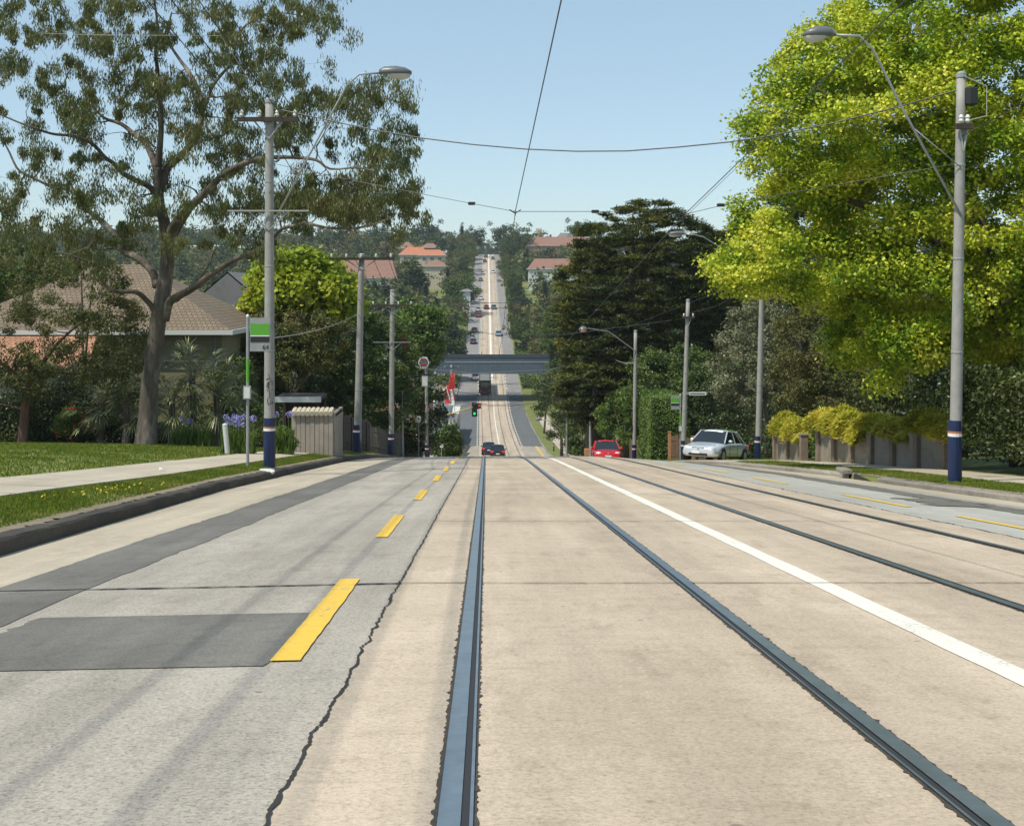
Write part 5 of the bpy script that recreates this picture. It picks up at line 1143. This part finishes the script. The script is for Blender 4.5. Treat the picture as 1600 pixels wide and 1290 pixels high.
# round sign on L5
Yr = 85.6; X = atx(662, Yr); z5 = (CY - 566) * Yr / FPX; e = empty('round_sign', (X, Yr, z5 - .5), 0, 'round white sign with red centre bars high on the fifth left pole', 'sign')
MB().lathe((0, 0, .5), [(.36, 0), (.36, .05)], 24, 'y').build('disc', M['white'], e); MB().lathe((0, -.012, .5), [(.30, 0), (.30, .008)], 24, 'y').build('inner_disc', M['lamp_grey'], e)
MB().box((0, -.022, .68), (.2, .012, .1)).build('red_bar', M['red'], e); MB().box((0, -.022, .36), (.34, .012, .1)).build('red_bar', M['red'], e); MB().box((.2, .08, .5), (.5, .05, .06)).build('bracket', M['pole_steel'], e)
X = atx(663, 84); zz2 = (CY - 597) * 84 / FPX; e = empty('box_sign', (X, 84.8, zz2 - .4), 0, 'pale grey box sign below the round sign on the fifth left pole', 'sign'); MB().box((0, 0, .4), (.42, .12, .72)).build('box', M['pole_steel'], e, bevel=.01); MB().box((0, -.065, .4), (.34, .01, .6)).build('face', M['offwhite'], e)
MB().box((.2, .08, .4), (.3, .05, .05)).build('bracket', M['pole_steel'], e)
# red and white banner flags
for px, yt, yb, lb, c2 in ((707, 582, 632, 'taller red and white feather banner above the shops', True), (700, 600, 630, 'shorter red feather banner left of the taller one', False)):
    Y = 145; X = atx(px, Y); g = ground(X, Y); z0, z1 = (CY - yb) * Y / FPX - g, (CY - yt) * Y / FPX - g; e = empty('feather_banner', (X, Y, g), 0, lb, 'banner')
    MB().tube([(.25, 0, 0), (.25, 0, z1)], .035, 6).build('pole', M['pole_steel'], e)
    n = 9; vs = [];
    for k in range(n):
        t = k / (n - 1); z = z0 + (z1 - z0) * t; wv = .12 * math.sin(t * 7); vs += [(.25, wv * .2, z), (-.38 + .45 * max(0, t - .6) + wv * .5, wv, z - .1)]
    half = n // 2
    for nm, a, b2, mt in (('cloth', 0, half, M['white'] if c2 else M['red']), ('cloth', half, n - 1, M['red'])):
        sub_ = vs[2 * a:2 * b2 + 2]; MB().add(sub_, [(2 * i, 2 * i + 1, 2 * i + 3, 2 * i + 2) for i in range(b2 - a)]).build(nm, mt, e).modifiers.new('s', 'SOLIDIFY').thickness = .02
    MB().tube([(.24, -.05, z0 + (z1 - z0) * .15), (-.2, -.05, z0 + (z1 - z0) * .85)], .07, 5).build('slash', M['white'] if not c2 else M['fl_red'], e)
# traffic light on a yellow mast arm
Y = 142; X = atx(741.5, Y); g = ground(-5.0, Y); e = empty('traffic_light', (-5.0, Y, g), 0, 'traffic signal showing green on a yellow mast arm over the left lane', 'traffic light'); hx_ = X + 5.0; hz = (CY - 640) * Y / FPX - g
M['lit_green'] = flat('lit_green', (.02, .55, .12), .3, emit=1.2); M['mast_yellow'] = flat('mast_yellow', (.55, .42, .12), .5); M['lit_off'] = flat('unlit_lens', (.05, .02, .02), .2)
MB().tube([(0, 0, -.1), (0, 0, hz - .9), (.5, 0, hz - .6), (hx_ - .2, 0, hz + .25)], .07, 8).build('mast_arm', M['mast_yellow'], e, smooth=True)
MB().box((hx_, -.1, hz), (.42, .3, 1.35)).build('signal_head', M['black'], e, bevel=.03); MB().box((hx_, .08, hz), (.62, .03, 1.55)).build('backing_board', M['black'], e)
for k, mt in ((-1, M['lit_green']), (0, M['lit_off']), (1, M['lit_off'])): MB().lathe((hx_, -.28, hz + k * .4), [(.14, 0), (.14, .03)], 14, 'y').build('lens', mt, e); MB().box((hx_, -.36, hz + k * .4 + .175), (.32, .2, .025)).build('hood', M['black'], e)
# second signal pole with red lenses
Y = 158; X = atx(747, Y); g = ground(X, Y); hz = (CY - 633) * Y / FPX - g
Y2 = 160; e = empty('traffic_light', (-4.4, Y2, ground(-4.4, Y2)), 0, 'second, farther traffic signal with two dim red lenses behind the green one', 'traffic light'); hx_ = atx(746, Y2) + 4.4; hz = (CY - 634) * Y2 / FPX - ground(-4.4, Y2)
MB().tube([(0, 0, -.1), (0, 0, hz), (hx_, 0, hz + .4)], .07, 8).build('mast_arm', M['pole_steel'], e, smooth=True); MB().box((hx_, 0, hz), (.9, .25, .7)).build('signal_head', M['black'], e)
for k in (-1, 1): MB().lathe((hx_ + k * .24, -.15, hz + .05), [(.13, 0), (.13, .03)], 12, 'y').build('lens', M['taillight'], e)

# ---------------------------------------------------------------- wires
def wire(label, pts, r=.008, name='overhead_wire', mat=None, sag=0, beads=(), group='overhead wires', beadm=None):
    pts = [Vector(p) for p in pts]; P = []
    for i in range(len(pts) - 1):
        n = 10 if sag else max(2, min(10, int((pts[i + 1] - pts[i]).length / 4)))
        for k in range(n): t = k / n; p = pts[i].lerp(pts[i + 1], t); p.z -= sag * 4 * t * (1 - t); P.append(p)
    P.append(pts[-1]); o = P[0].copy(); e = empty(name, o, 0, label, 'wire', group)
    MB().tube([p - o for p in P], r, 5).build('cable', mat or M['wire'], e)
    for p in beads:
        p = Vector(p) - o; MB().box(tuple(p), (.16, .07, .07)).build('insulator', M['black'], e, bevel=.02)
    return e
def cw(y, dx): return (dx + xo(y), y, prof(y) + 5.62)
wire('left track contact wire running from top centre down into the valley', [(.92, -5, prof(-5) + 5.6), at(877, 0, 13.65), at(805, 331, 27)] + [cw(y, .6 + .15 * (-1) ** k) for k, y in enumerate((62, 90, 120, 150, 185, 215, 245))], .0085)
wire('right track contact wire crossing the yellow tree toward the cypress', [(4.9, -5, prof(-5) + 5.6), at(1415, 0, 13.65), at(1069, 336, 27.3)] + [cw(y, 3.8 + .15 * (-1) ** k) for k, y in enumerate((62, 90, 120, 150, 185, 215, 245))], .0085)
s1 = [at(425, 255, 30), at(545, 281, 29), at(737, 318, 27.6), at(805, 330.5, 27), at(930, 330.5, 27), at(1069, 335, 27.2), at(1145, 317, 26.6), at(1460, 262, 24.3), at(1497, 255, 24)]
wire('nearest span wire between left and right poles holding both contact wires', s1, .0065, 'span_wire', beads=[at(545, 281, 29), at(737, 318, 27.6), at(930, 330.5, 27), at(1126, 320.5, 26.7)])
for p, lb in ((at(805, 332, 27), 'small hanger clamp where span wire meets the left contact wire'), (at(1069, 337, 27.3), 'small hanger clamp where span wire meets the right contact wire')):
    e = empty('hanger_clamp', p, 0, lb, 'clamp'); MB().tube([(-.12, 0, .06), (0, 0, -.02), (.12, 0, .06)], .014, 5).build('yoke', M['black'], e); MB().tube([(0, 0, .05), (0, 0, -.07)], .012, 5).build('clamp', M['wire'], e)
cs = [at(x, y, Yq) for x, y, Yq in ((440, 172, 30), (500, 185, 29.6), (540, 194, 29.3), (600, 206, 28.9), (660, 216, 28.5), (740, 226, 28), (820, 233, 27.5), (900, 236.5, 27), (980, 236, 26.6), (1060, 230, 26.2), (1140, 222, 25.7), (1200, 213, 25.4), (1300, 193, 24.9), (1400, 168, 24.4), (1500, 140, 24))]
wire('thick sagging cable crossing the sky between the two nearest poles', cs, .014, 'sagging_cable')
def pt(root_top, dx, dz): return Vector((root_top.x + dx, root_top.y - .16, root_top.z + dz))
for k, dx in enumerate((-.62, -.2, .25, .62)):
    wire(['outermost left', 'second left', 'third left', 'innermost left'][k] + ' power line running from the camera side to the crossarm poles', [Vector((L1t.x + dx + .1, -12, prof(-12) + 8.5)), pt(L1t, dx, -.25), pt(L2t, dx * 1.7, .08), pt(L3t, dx * 1.5, -.55), pt(L5t, dx * .9, -.95)], .0105, sag=.35)
wire('low service line from the graffiti pole to the second left pole', [at(425, 528, 30), at(560, 490, 52)], .012, mat=M['wire_pale'], sag=.15)
wire('pale sagging cable across the valley road below the bridge', [at(600, 560, 86), at(662, 576, 85.5), at(745, 583, 92), at(860, 577, 100), at(951, 556, 108)], .03, mat=M['wire_pale'], sag=.0)
wire('pale cable continuing right from the bare pole to the slim right pole', [at(951, 556, 108), at(992, 567, 80)], .022, mat=M['wire_pale'], sag=.2)
for dz, lb in ((0, 'upper'), (8, 'lower')): wire(lb + ' of two dark wires level across the far road, from the third left pole', [at(630, 463 + dz, 68), at(760, 473 + dz, 110), at(900, 474 + dz, 150)], .02)
for k, Y in enumerate((62, 96, 130, 165, 200, 232)):
    z = prof(Y) + 5.9; xl = kl(Y) - .8; xr = kr(Y) + .9
    wire('%s span wire across the road beyond the crest' % ORD[k], [(xl + xo(Y), Y, z + .7), (.6 + xo(Y), Y, z), (3.8 + xo(Y), Y, z), (xr + xo(Y), Y, z + .7)], .012 + .004 * k, 'span_wire')
wire('fine wire climbing right from the amber lamp to the second right pole', [at(905, 540, 90), at(1060, 480, 74), at(1190, 430, 62)], .012)
wire('thin pale wire crossing the top left of the gum crown', [at(60, 52, 31), at(150, 55, 30), at(345, 56, 30), at(421, 175, 30)], .005, mat=M['wire_pale'])
wire('slack wire between the second right pole and its neighbour', [at(1075, 490, 70), at(1120, 478, 66), at(1192, 440, 62)], .012)
wire('guy wire from the lamp arm down to the nearest left pole', [at(560, 140, 29.5), at(424, 320, 30)], .006)
wire('fine wire from the nearest right pole into the yellow tree', [at(1500, 170, 24), at(1200, 215, 30), at(1075, 335, 27.3)], .005)
wire('wire leaving the right edge of the frame from the nearest right pole', [at(1500, 215, 24), at(1620, 150, 21), at(1900, 20, 16)], .009)
# right valley: low posts along the footpath
for k in range(5):
    Y = 110 + k * 14; X = kr(Y) + .9 + xo(Y); e = empty('kerb_bollard', (X, Y, ground(X, Y)), 0, '%s dark bollard along the right valley kerb' % ORD[k], 'bollard', 'bollards along the right valley kerb')
    MB().lathe((0, 0, 0), [(.09, 0), (.09, .85), (.11, .9), (.06, 1.05)], 10).build('shaft', M['black'], e); MB().lathe((0, 0, .7), [(.093, 0), (.093, .1)], 10).build('band', M['white'], e)

# ================================================================ vehicles
def paint(name, c, metal=.3): return flat(name, c, .25, metal, .5, .7)
M['p_silver'] = paint('silver_car_paint', (.66, .69, .72), .4); M['p_red'] = paint('red_car_paint', (.62, .012, .018), 0); M['p_black'] = paint('black_car_paint', (.012, .013, .016), .2)
M['p_white'] = paint('white_car_paint', (.72, .72, .71), 0); M['p_navy'] = paint('navy_car_paint', (.015, .025, .07), .3); M['p_maroon'] = paint('maroon_car_paint', (.16, .015, .02), .2); M['p_grey'] = paint('grey_car_paint', (.16, .17, .18), .4); M['p_blue'] = paint('pale_blue_car_paint', (.30, .42, .52), .4)
def car(name, label, X, Y, rz, body, prof_=None, W=1.76, H=1.42, L=4.5, hatch=False, pitch=None, group=None, detail=True, van=False):
    """nose along local -Y"""
    g = ground(X, Y); root = empty(name, (X, Y, g), rz, label, 'car', group)
    fwd = Vector((math.sin(rz), -math.cos(rz))); a = math.atan2(ground(X + fwd.x * 1.5, Y + fwd.y * 1.5) - ground(X - fwd.x * 1.5, Y - fwd.y * 1.5), 3.0)
    root.rotation_euler = (Matrix.Rotation(rz, 3, 'Z') @ Matrix.Rotation(-a, 3, 'X')).to_euler()
    hw = W / 2; hl = L / 2
    # stations: y, z bottom, z belt, half width bottom, half width belt
    bz = H * .62
    st = [(-hl, .34, .56, hw * .70, hw * .66), (-hl + .06, .24, .64, hw * .84, hw * .78), (-hl + .28, .19, .70, hw * .95, hw * .88), (-hl + .75, .18, .77, hw, hw * .95), (-hl + 1.25, .18, bz - .02, hw, hw * .97), (-.2, .18, bz, hw, hw * .985), (hl - 1.35 if not hatch else hl - .9, .18, bz + .03, hw, hw * .975), (hl - .5, .2, bz + .02, hw * .98, hw * .93), (hl - .12, .26, bz - .02, hw * .92, hw * .87), (hl, .36, bz - .12, hw * .82, hw * .78)]
    n = 12; vs = []
    for (y, z0, z1, w0, w1) in st:
        zm = z0 + (z1 - z0) * .55
        half = [(w0 * .6, z0), (w0 * .92, z0 + .03), (w0, z0 + .14), (w0 * 1.0, zm), (w1, z1 - .05), (w1 * .9, z1), (w1 * .45, z1 + .035)]
        ring = [(x, z) for x, z in half] + [(-x, z) for x, z in half[::-1]]
        vs += [(x, y, z) for x, z in ring]
    q = 14; m = len(st); fs = [(i * q + k, (i + 1) * q + k, (i + 1) * q + (k + 1) % q, i * q + (k + 1) % q) for i in range(m - 1) for k in range(q)]
    fs += [tuple(range(q)), tuple((m - 1) * q + k for k in range(q - 1, -1, -1))]
    bo = MB().add(vs, fs).build('body', body, root, smooth=True); ss = bo.modifiers.new('sub', 'SUBSURF'); ss.levels = ss.render_levels = 2 if detail else 1
    # greenhouse
    y0, y1, y2, y3 = (-hl + 1.2, -hl + 1.95, hl - 1.55, hl - .72) if not hatch else (-hl + 1.1, -hl + 1.85, hl - 1.0, hl - .35)
    wb, wt = hw * .90, hw * .70; zt = H - .03
    def gh(s, name, mat, z0=bz - .03, zt_=zt, dw=0):
        v = [(-wb - dw, y0, z0), (wb + dw, y0, z0), (wb + dw, y3, z0), (-wb - dw, y3, z0), (-wt - dw, y1, zt_), (wt + dw, y1, zt_), (wt + dw, y2, zt_), (-wt - dw, y2, zt_)]
        return MB().add(v, [(0, 1, 5, 4), (1, 2, 6, 5), (2, 3, 7, 6), (3, 0, 4, 7), (4, 5, 6, 7)]).build(name, mat, root)
    gh(1, 'windows', M['glass'])
    rf = MB(); nn = 7; rv = []
    for i, (y, w_, z) in enumerate(((y1 - .06, wt * .97, zt - .035), (y1 + .12, wt * 1.02, zt + .02), ((y1 + y2) / 2, wt * 1.03, zt + .045), (y2 - .1, wt * 1.0, zt + .02), (y2 + .08, wt * .94, zt - .035))):
        for k in range(nn): t = -1 + 2 * k / (nn - 1); rv.append((w_ * t, y, z + .035 * (1 - t * t) - (.05 if abs(t) == 1 else 0)))
    rf.add(rv, [(i * nn + k, i * nn + k + 1, (i + 1) * nn + k + 1, (i + 1) * nn + k) for i in range(4) for k in range(nn - 1)]); ro = rf.build('roof', body, root, smooth=True); ro.modifiers.new('s', 'SOLIDIFY').thickness = .03
    pl = MB()
    for sx in (-1, 1):
        pl.tube([(sx * (wb + .005), y0, bz - .02), (sx * (wt + .01), y1, zt)], .032, 6); pl.tube([(sx * (wb + .005), y3, bz - .02), (sx * (wt + .01), y2, zt)], .045, 6); ym = (y1 + y2) / 2; pl.tube([(sx * (wb + .008), ym + .05, bz - .02), (sx * (wt + .012), ym, zt)], .03, 6)
        pl.tube([(sx * (wt + .012), y1, zt), (sx * (wt + .012), y2, zt)], .028, 6)
        if not hatch: pl.tube([(sx * (wb * .97), hl - 1.15, bz), (sx * (wt + .02), y2 - .22, zt)], .03, 6)
    pl.build('pillars', body, root)
    # wheels
    for sx in (-1, 1):
        for yy in (-hl + .86, hl - .92):
            xw = sx * (hw - .09); MB().lathe((xw + (0 if sx > 0 else 0), yy, .31), [(.37, .075 * sx), (.37, .105 * sx)] if sx > 0 else [(.37, -.105), (.37, -.075)], 20, 'x').build('wheel_arch', M['black'], root)
            wo = MB().lathe((xw, yy, .31), [(.2, -.1), (.29, -.1), (.315, -.07), (.315, .07), (.29, .115), (.2, .115)] if sx > 0 else [(.2, -.115), (.29, -.115), (.315, -.07), (.315, .07), (.29, .1), (.2, .1)], 22, 'x').build('wheel', M['tyre'], root, smooth=False)
            if detail:
                MB().lathe((xw, yy, .31), [(.2, .112 * sx), (.19, .122 * sx), (.05, .124 * sx)][:: 1 if sx > 0 else -1], 18, 'x').build('rim', M['rim'], wo)
    # lights, grille, plates, mirrors
    for sx in (-1, 1):
        h_ = MB(); h_.ball((0, 0, 0), .13, 10, 6); ho = h_.build('headlight', M['headlight'], root, smooth=True); ho.location = (sx * hw * .66, -hl + .12, .60); ho.scale = (1.35, .55, .75); ho.rotation_euler = (0, 0, sx * .35)
        t_ = MB(); t_.box((0, 0, 0), (.3, .12, .2)); to = t_.build('tail_light', M['taillight'], root, bevel=.03); to.location = (sx * hw * .72, hl - .08, bz - .16); to.rotation_euler = (0, 0, -sx * .3)
        mi = MB(); mi.ball((0, 0, 0), .11, 8, 5); mo = mi.build('mirror', body, root, smooth=True); mo.location = (sx * (hw + .04), y0 + .42, bz + .07); mo.scale = (1, .6, .65)
    if detail:
        gr_ = MB(); gr_.box((-.17, -hl + .045, .575), (.3, .05, .13)); gr_.box((.17, -hl + .045, .575), (.3, .05, .13)); gr_.build('grille', M['black'], root, bevel=.03); MB().box((0, -hl - .0, .585), (.05, .05, .11)).build('emblem', M['chrome'], root)
        MB().box((0, -hl + .03, .33), (W * .5, .06, .12)).build('lower_grille', M['black'], root, bevel=.02)
        MB().box((-.1 if not hatch else 0, -hl - .01, .42), (.38, .03, .11)).build('number_plate', M['plate'], root)
        dl = MB()
        for sx in (-1, 1):
            for yy in (-.62, .38): dl.box((sx * (hw + .001), yy, .58), (.008, .012, .56))
            dl.box((sx * (hw + .004), -.1, .74), (.006, .16, .025))
        dl.build('door_seams', M['black'], root)
    MB().box((0, hl + .005, .62), (.4, .03, .12)).build('number_plate', M['plate'], root)
    return root
car('parked_car', 'silver sedan nosing out of the driveway behind the second right pole', 10.75, 60.0, R(-31), M['p_silver'], L=4.65, W=1.8, H=1.45)
c2 = car('parked_car', 'bright red hatchback facing the camera at the right kerb', 7.35, 78.5, R(-2), M['p_red'], L=4.1, W=1.72, H=1.42, hatch=True)
car('car', 'black hatchback driving away down the road just beyond the crest', 1.28, 147, R(180), M['p_black'], L=4.1, W=1.75, H=1.62, hatch=True)
car('car', 'second dark car half hidden left of the black hatchback', 0.3, 159, R(180), M['p_navy'], L=4.2, W=1.75, H=1.5)
base = {}
def far_car(paintk, label, px, Y, away=True, name='car'):
    X = atx(px, Y); r = car(name, label, X, Y, R(180) if away else 0, M[paintk], detail=False, group='cars on the far road'); return r
fc = [('p_white', 'white car under the bridge, left of the tram', 743, 286, True), ('p_blue', 'pale blue car coming down the right lane above the bridge', 779, 368, False), ('p_maroon', 'maroon car beside a grey one halfway up the far road', 760, 437, True), ('p_grey', 'grey car coming down, right of the maroon car', 771.5, 437, False),
      ('p_white', 'white car coming down, alone in the upper half of the far road', 770.5, 572, False), ('p_grey', 'small grey car near the top of the right tracks', 770, 640, False), ('p_maroon', 'red car close behind the van near the top of the far road', 757.5, 626, True),
      ('p_white', 'white car parked left of the upper road, opposite the lone white car', 754.3, 566, True), ('p_grey', 'grey car parked at the left kerb, upper far road', 751, 536, True), ('p_white', 'pale car parked at the left kerb above the maroon car', 751.5, 466, True), ('p_white', 'white car parked at left kerb just below the maroon car', 747, 430, True), ('p_maroon', 'dark red car parked at the left kerb in shade', 747.5, 414, True),
      ('p_navy', 'dark car parked on the left in shade above the bridge', 741.5, 376, True), ('p_navy', 'dark blue car parked left, nearest above the bridge', 739.5, 352, True), ('p_white', 'white car parked at the right kerb near the upper trees', 780.5, 590, False)]
for a in fc: far_car(*a)
# van
X = atx(759, 652); e = empty('van', (X, 652, ground(X, 652)), R(180), 'boxy dark van near the top of the far road', 'van'); MB().box((0, 0, 1.5), (2.1, 5.6, 2.3)).build('body', M['p_grey'], e, bevel=.15); MB().box((0, 2.82, 1.9), (1.7, .05, .8)).build('rear_window', M['glass'], e)
for sx in (-.9, .9):
    for sy in (-1.8, 1.8): MB().lathe((sx, sy, .4), [(.38, -.12), (.4, 0), (.38, .12)], 12, 'x').build('wheel', M['tyre'], e)
# tram going away under the bridge
Yt = 262 + 8; X = .62 + xo(270); e = empty('tram', (X, 270, ground(X, 270)), 0, 'dark green tram on the left track passing beneath the railway bridge', 'tram')
e.rotation_euler = (math.atan2(ground(X, 277) - ground(X, 263), 14), 0, 0)
M['tram'] = flat('tram_paint', (.03, .045, .035), .4); M['tram_roof'] = flat('tram_roof', (.16, .16, .15), .7)
MB().box((0, 0, 1.75), (2.5, 14, 2.7)).build('body', M['tram'], e, bevel=.18); MB().box((0, 0, 3.22), (2.1, 13.4, .28), top=.9).build('roof', M['tram_roof'], e)
for sy in (-1, 1):
    w_ = MB(); w_.box((0, sy * 7.01, 2.25), (1.5, .04, .95)); w_.build('windscreen', M['glass'], e); 
    for sx in (-1, 1): MB().lathe((sx * .85, sy * 7.02, 1.0), [(.12, -.03), (.12, .03)], 10, 'y').build('headlight', M['headlight'] if sy > 0 else M['taillight'], e)
    MB().box((0, sy * 7.02, 2.92), (1.3, .05, .28)).build('destination_box', M['black'], e); MB().box((0, sy * 7.03, .62), (2.2, .12, .3)).build('bumper', M['lamp_grey'], e)
for sx in (-1, 1):
    for k in range(8): MB().box((sx * 1.255, -5.6 + k * 1.6, 2.25), (.03, 1.3, .85)).build('side_window', M['glass'], e)
for sy in (-4, 4): MB().box((0, sy, .42), (2.0, 2.6, .5)).build('bogie', M['black'], e)
MB().tube([(0, 2, 3.3), (0, .6, 4.3), (0, 2, 5.2)], .05, 5).build('current_collector', M['black'], e)

# ================================================================ woodland (after the houses, so that it stays off them)
for nm, lf, kinds in (('woodland', 'far_dark', ['round_dark', 'tall_dark', 'conifer']), ('woodland', 'far_mid', ['round_mid', 'open_mid', 'tall_mid']), ('woodland', 'far_olive', ['round_olive', 'open_olive'])):
    n = 1 if lf != 'far_olive' else .7
    VV, FF = woodland(nm, '', [(-330, -14, 650, 760, int(75 * n), 10, 15), (16, 330, 640, 760, int(45 * n), 10, 15), (-230, -13, 480, 650, int(105 * n), 9, 13), (16, 150, 480, 650, int(45 * n), 9, 13), (-150, -12, 300, 480, int(85 * n), 8, 13), (-420, -230, 330, 650, int(60 * n), 10, 14), (-260, -150, 150, 330, int(40 * n), 9, 13), (150, 400, 300, 640, int(45 * n), 10, 14), (15, 90, 290, 480, int(45 * n), 9, 14),
                                (-95, -20, 130, 300, int(48 * n), 8, 12), (18, 70, 130, 290, int(34 * n), 9, 13), (-90, -30, 92, 140, int(16 * n), 8, 11), (26, 75, 80, 140, int(20 * n), 9, 13), (-60, -26, 84, 100, int(8 * n), 7, 9)], kinds)
    lb = {'far_dark': 'dark green mass of treetops covering the far hillside', 'far_mid': 'mid-green treetops mixed through the hillside woodland', 'far_olive': 'olive treetops mixed through the hillside woodland'}[lf]
    tag(mesh_np(nm, np.concatenate(VV), np.concatenate(FF), LG[lf]), lb, 'woodland', kind='stuff')
# undergrowth filling the gardens beyond the crest
def under(label, rects, leafk, n, L):
    P = []
    for (x0, x1, y0, y1, h, k) in rects:
        m = int(n * k); x = RG.uniform(x0, x1, m); y = RG.uniform(y0, y1, m); hh_ = h * (.6 + .4 * np.sin(x * 1.1 + y * .7) * np.sin(x * .37 - y * .53))
        z = prof(y) + lat(x - xo(y), y) + hh_ * RG.random(m) ** .5; P.append(np.stack([x, y, z], -1))
    P = np.concatenate(P); V, F = leaf_cloud(P, L, L * .6, 'broad'); tag(mesh_np('undergrowth', V, F, LG[leafk]), label, 'undergrowth', kind='stuff')
under('dark shaded undergrowth behind the left garden bed', [(-32, -7.6, 55, 62, 2.0, .8), (-30, -22, 48, 56, 2.4, .3), (-22, -13.5, 50.5, 54, 1.2, .3)], 'dark', 40000, .14)
under('undergrowth in the gardens behind the right wall and hedges', [(13, 34, 22, 46, 1.9, .6), (13.6, 34, 46, 62, 2.4, .6), (14, 34, 66, 90, 2.6, .5), (11.5, 30, 90, 126, 2.4, .4)], 'dark', 50000, .14)
# grass
def lawn(label, x0f, x1f, y0, y1, n, h, leafk='lawn', near=1.6):
    y = y0 + (y1 - y0) * RG.random(n) ** near; t = RG.random(n)
    xa_ = np.array([x0f(q) if callable(x0f) else x0f for q in y]); xb_ = np.array([x1f(q) if callable(x1f) else x1f for q in y]); x = xa_ + (xb_ - xa_) * t
    k = (np.sin(x * 2.1 + y * .9) + np.sin(x * .8 - y * 1.7) + RG.normal(0, .9, n)) > -1.3; x, y = x[k], y[k]
    z = prof(y) + lat(x - xo(y), y) + h * .3; P = np.stack([x, y, z], -1); V, F = leaf_cloud(P, h * (1 + y / 60), .012 + y * .0006, 'blade'); tag(mesh_np('grass', V, F, LG[leafk]), label, 'grass', kind='stuff')
lawn('short green grass strip between left kerb and footpath', lambda y: -5.7, lambda y: kl(y) - .32, 9, 60, 60000, .05)
lawn('sunlit lawn between the left footpath and garden bed', -26, -7.4, 15, 47, 110000, .055, near=1.1)
lawn('grass verge beside the right kerb and wall', lambda y: kr(y) + .3, 9.7, 16, 43, 36000, .05, near=1.2)
lawn('grass beyond the driveway on the right', lambda y: kr(y) + .3, 14, 58, 100, 30000, .07, near=1.0)
# verge plants hiding the bare ground beside the far road
for sx_, lb_ in ((-1, 'left'), (1, 'right')):
    n_ = 26000; y = RG.uniform(272, 690, n_); x = (kl(y) - .4 - RG.random(n_) ** 1.5 * 7) if sx_ < 0 else (kr(y) + .5 + RG.random(n_) ** 1.5 * 7)
    k = (np.sin(y * .21) + np.sin(y * .083 + sx_) + RG.normal(0, .5, n_)) > -.5; x, y = x[k], y[k]
    z = prof(y) + lat(x, y) + RG.random(len(x)) * (1.2 + .8 * np.sin(y * .3)); V, F = leaf_cloud(np.stack([x + xo(y), y, z], -1), .7, .5, 'broad'); tag(mesh_np('undergrowth', V, F, LG['far_mid']), 'low bushes along the %s edge of the far road' % lb_, 'undergrowth', kind='stuff')
# tiny dandelions in the left verge
e = empty('dandelion_patch', (-5.2, 17.5, ground(-5.2, 17.5)), 0, 'few yellow dandelions in the grass strip beside the left kerb', 'flowers')
P = np.stack([RG.normal(0, .22, 40), RG.normal(0, 1.2, 40), RG.uniform(.05, .09, 40)], -1); P[:, 2] += np.array([float(prof(17.5 + p[1]) - prof(17.5)) for p in P]); V, F = leaf_cloud(np.repeat(P, 3, 0), .035, .03, 'broad'); tag(mesh_np('blooms', V, F, M['fl_yellow'], e), kind='stuff')
# drain pit on the right
e = empty('storm_drain', (8.35, 27.6, ground(8.0, 27.6)), 0, 'broken concrete storm drain mouth in the right kerb, in shade', 'drain')
MB().box((.15, 0, -.02), (.7, 1.9, .06)).build('lid', M['kerb'], e, bevel=.02); MB().box((-.23, 0, .0), (.06, 1.2, .12)).build('mouth', M['black'], e); MB().box((-.3, -1.25, .04), (.25, .6, .1)).build('kerb_block', M['kerb'], e, bevel=.02); MB().box((-.3, 1.2, .04), (.25, .5, .1)).build('kerb_block', M['kerb'], e, bevel=.02)

# ================================================================ the air
hz = MB(); hz.box((0, 1210, -5), (5400, 2720, 150)); ho = hz.build('haze', None, None)
hm = bpy.data.materials.new('haze'); hm.use_nodes = True; nt = hm.node_tree
for n_ in list(nt.nodes):
    if n_.type == 'BSDF_PRINCIPLED': nt.nodes.remove(n_)
pv = nt.nodes.new('ShaderNodeVolumePrincipled'); pv.inputs['Color'].default_value = (.82, .9, 1, 1); pv.inputs['Density'].default_value = .00016; pv.inputs['Anisotropy'].default_value = .2
nt.links.new(pv.outputs[0], nt.nodes['Material Output'].inputs['Volume']); ho.data.materials.clear(); ho.data.materials.append(hm); tag(ho, 'thin bluish summer haze over the valley', 'haze', kind='stuff')
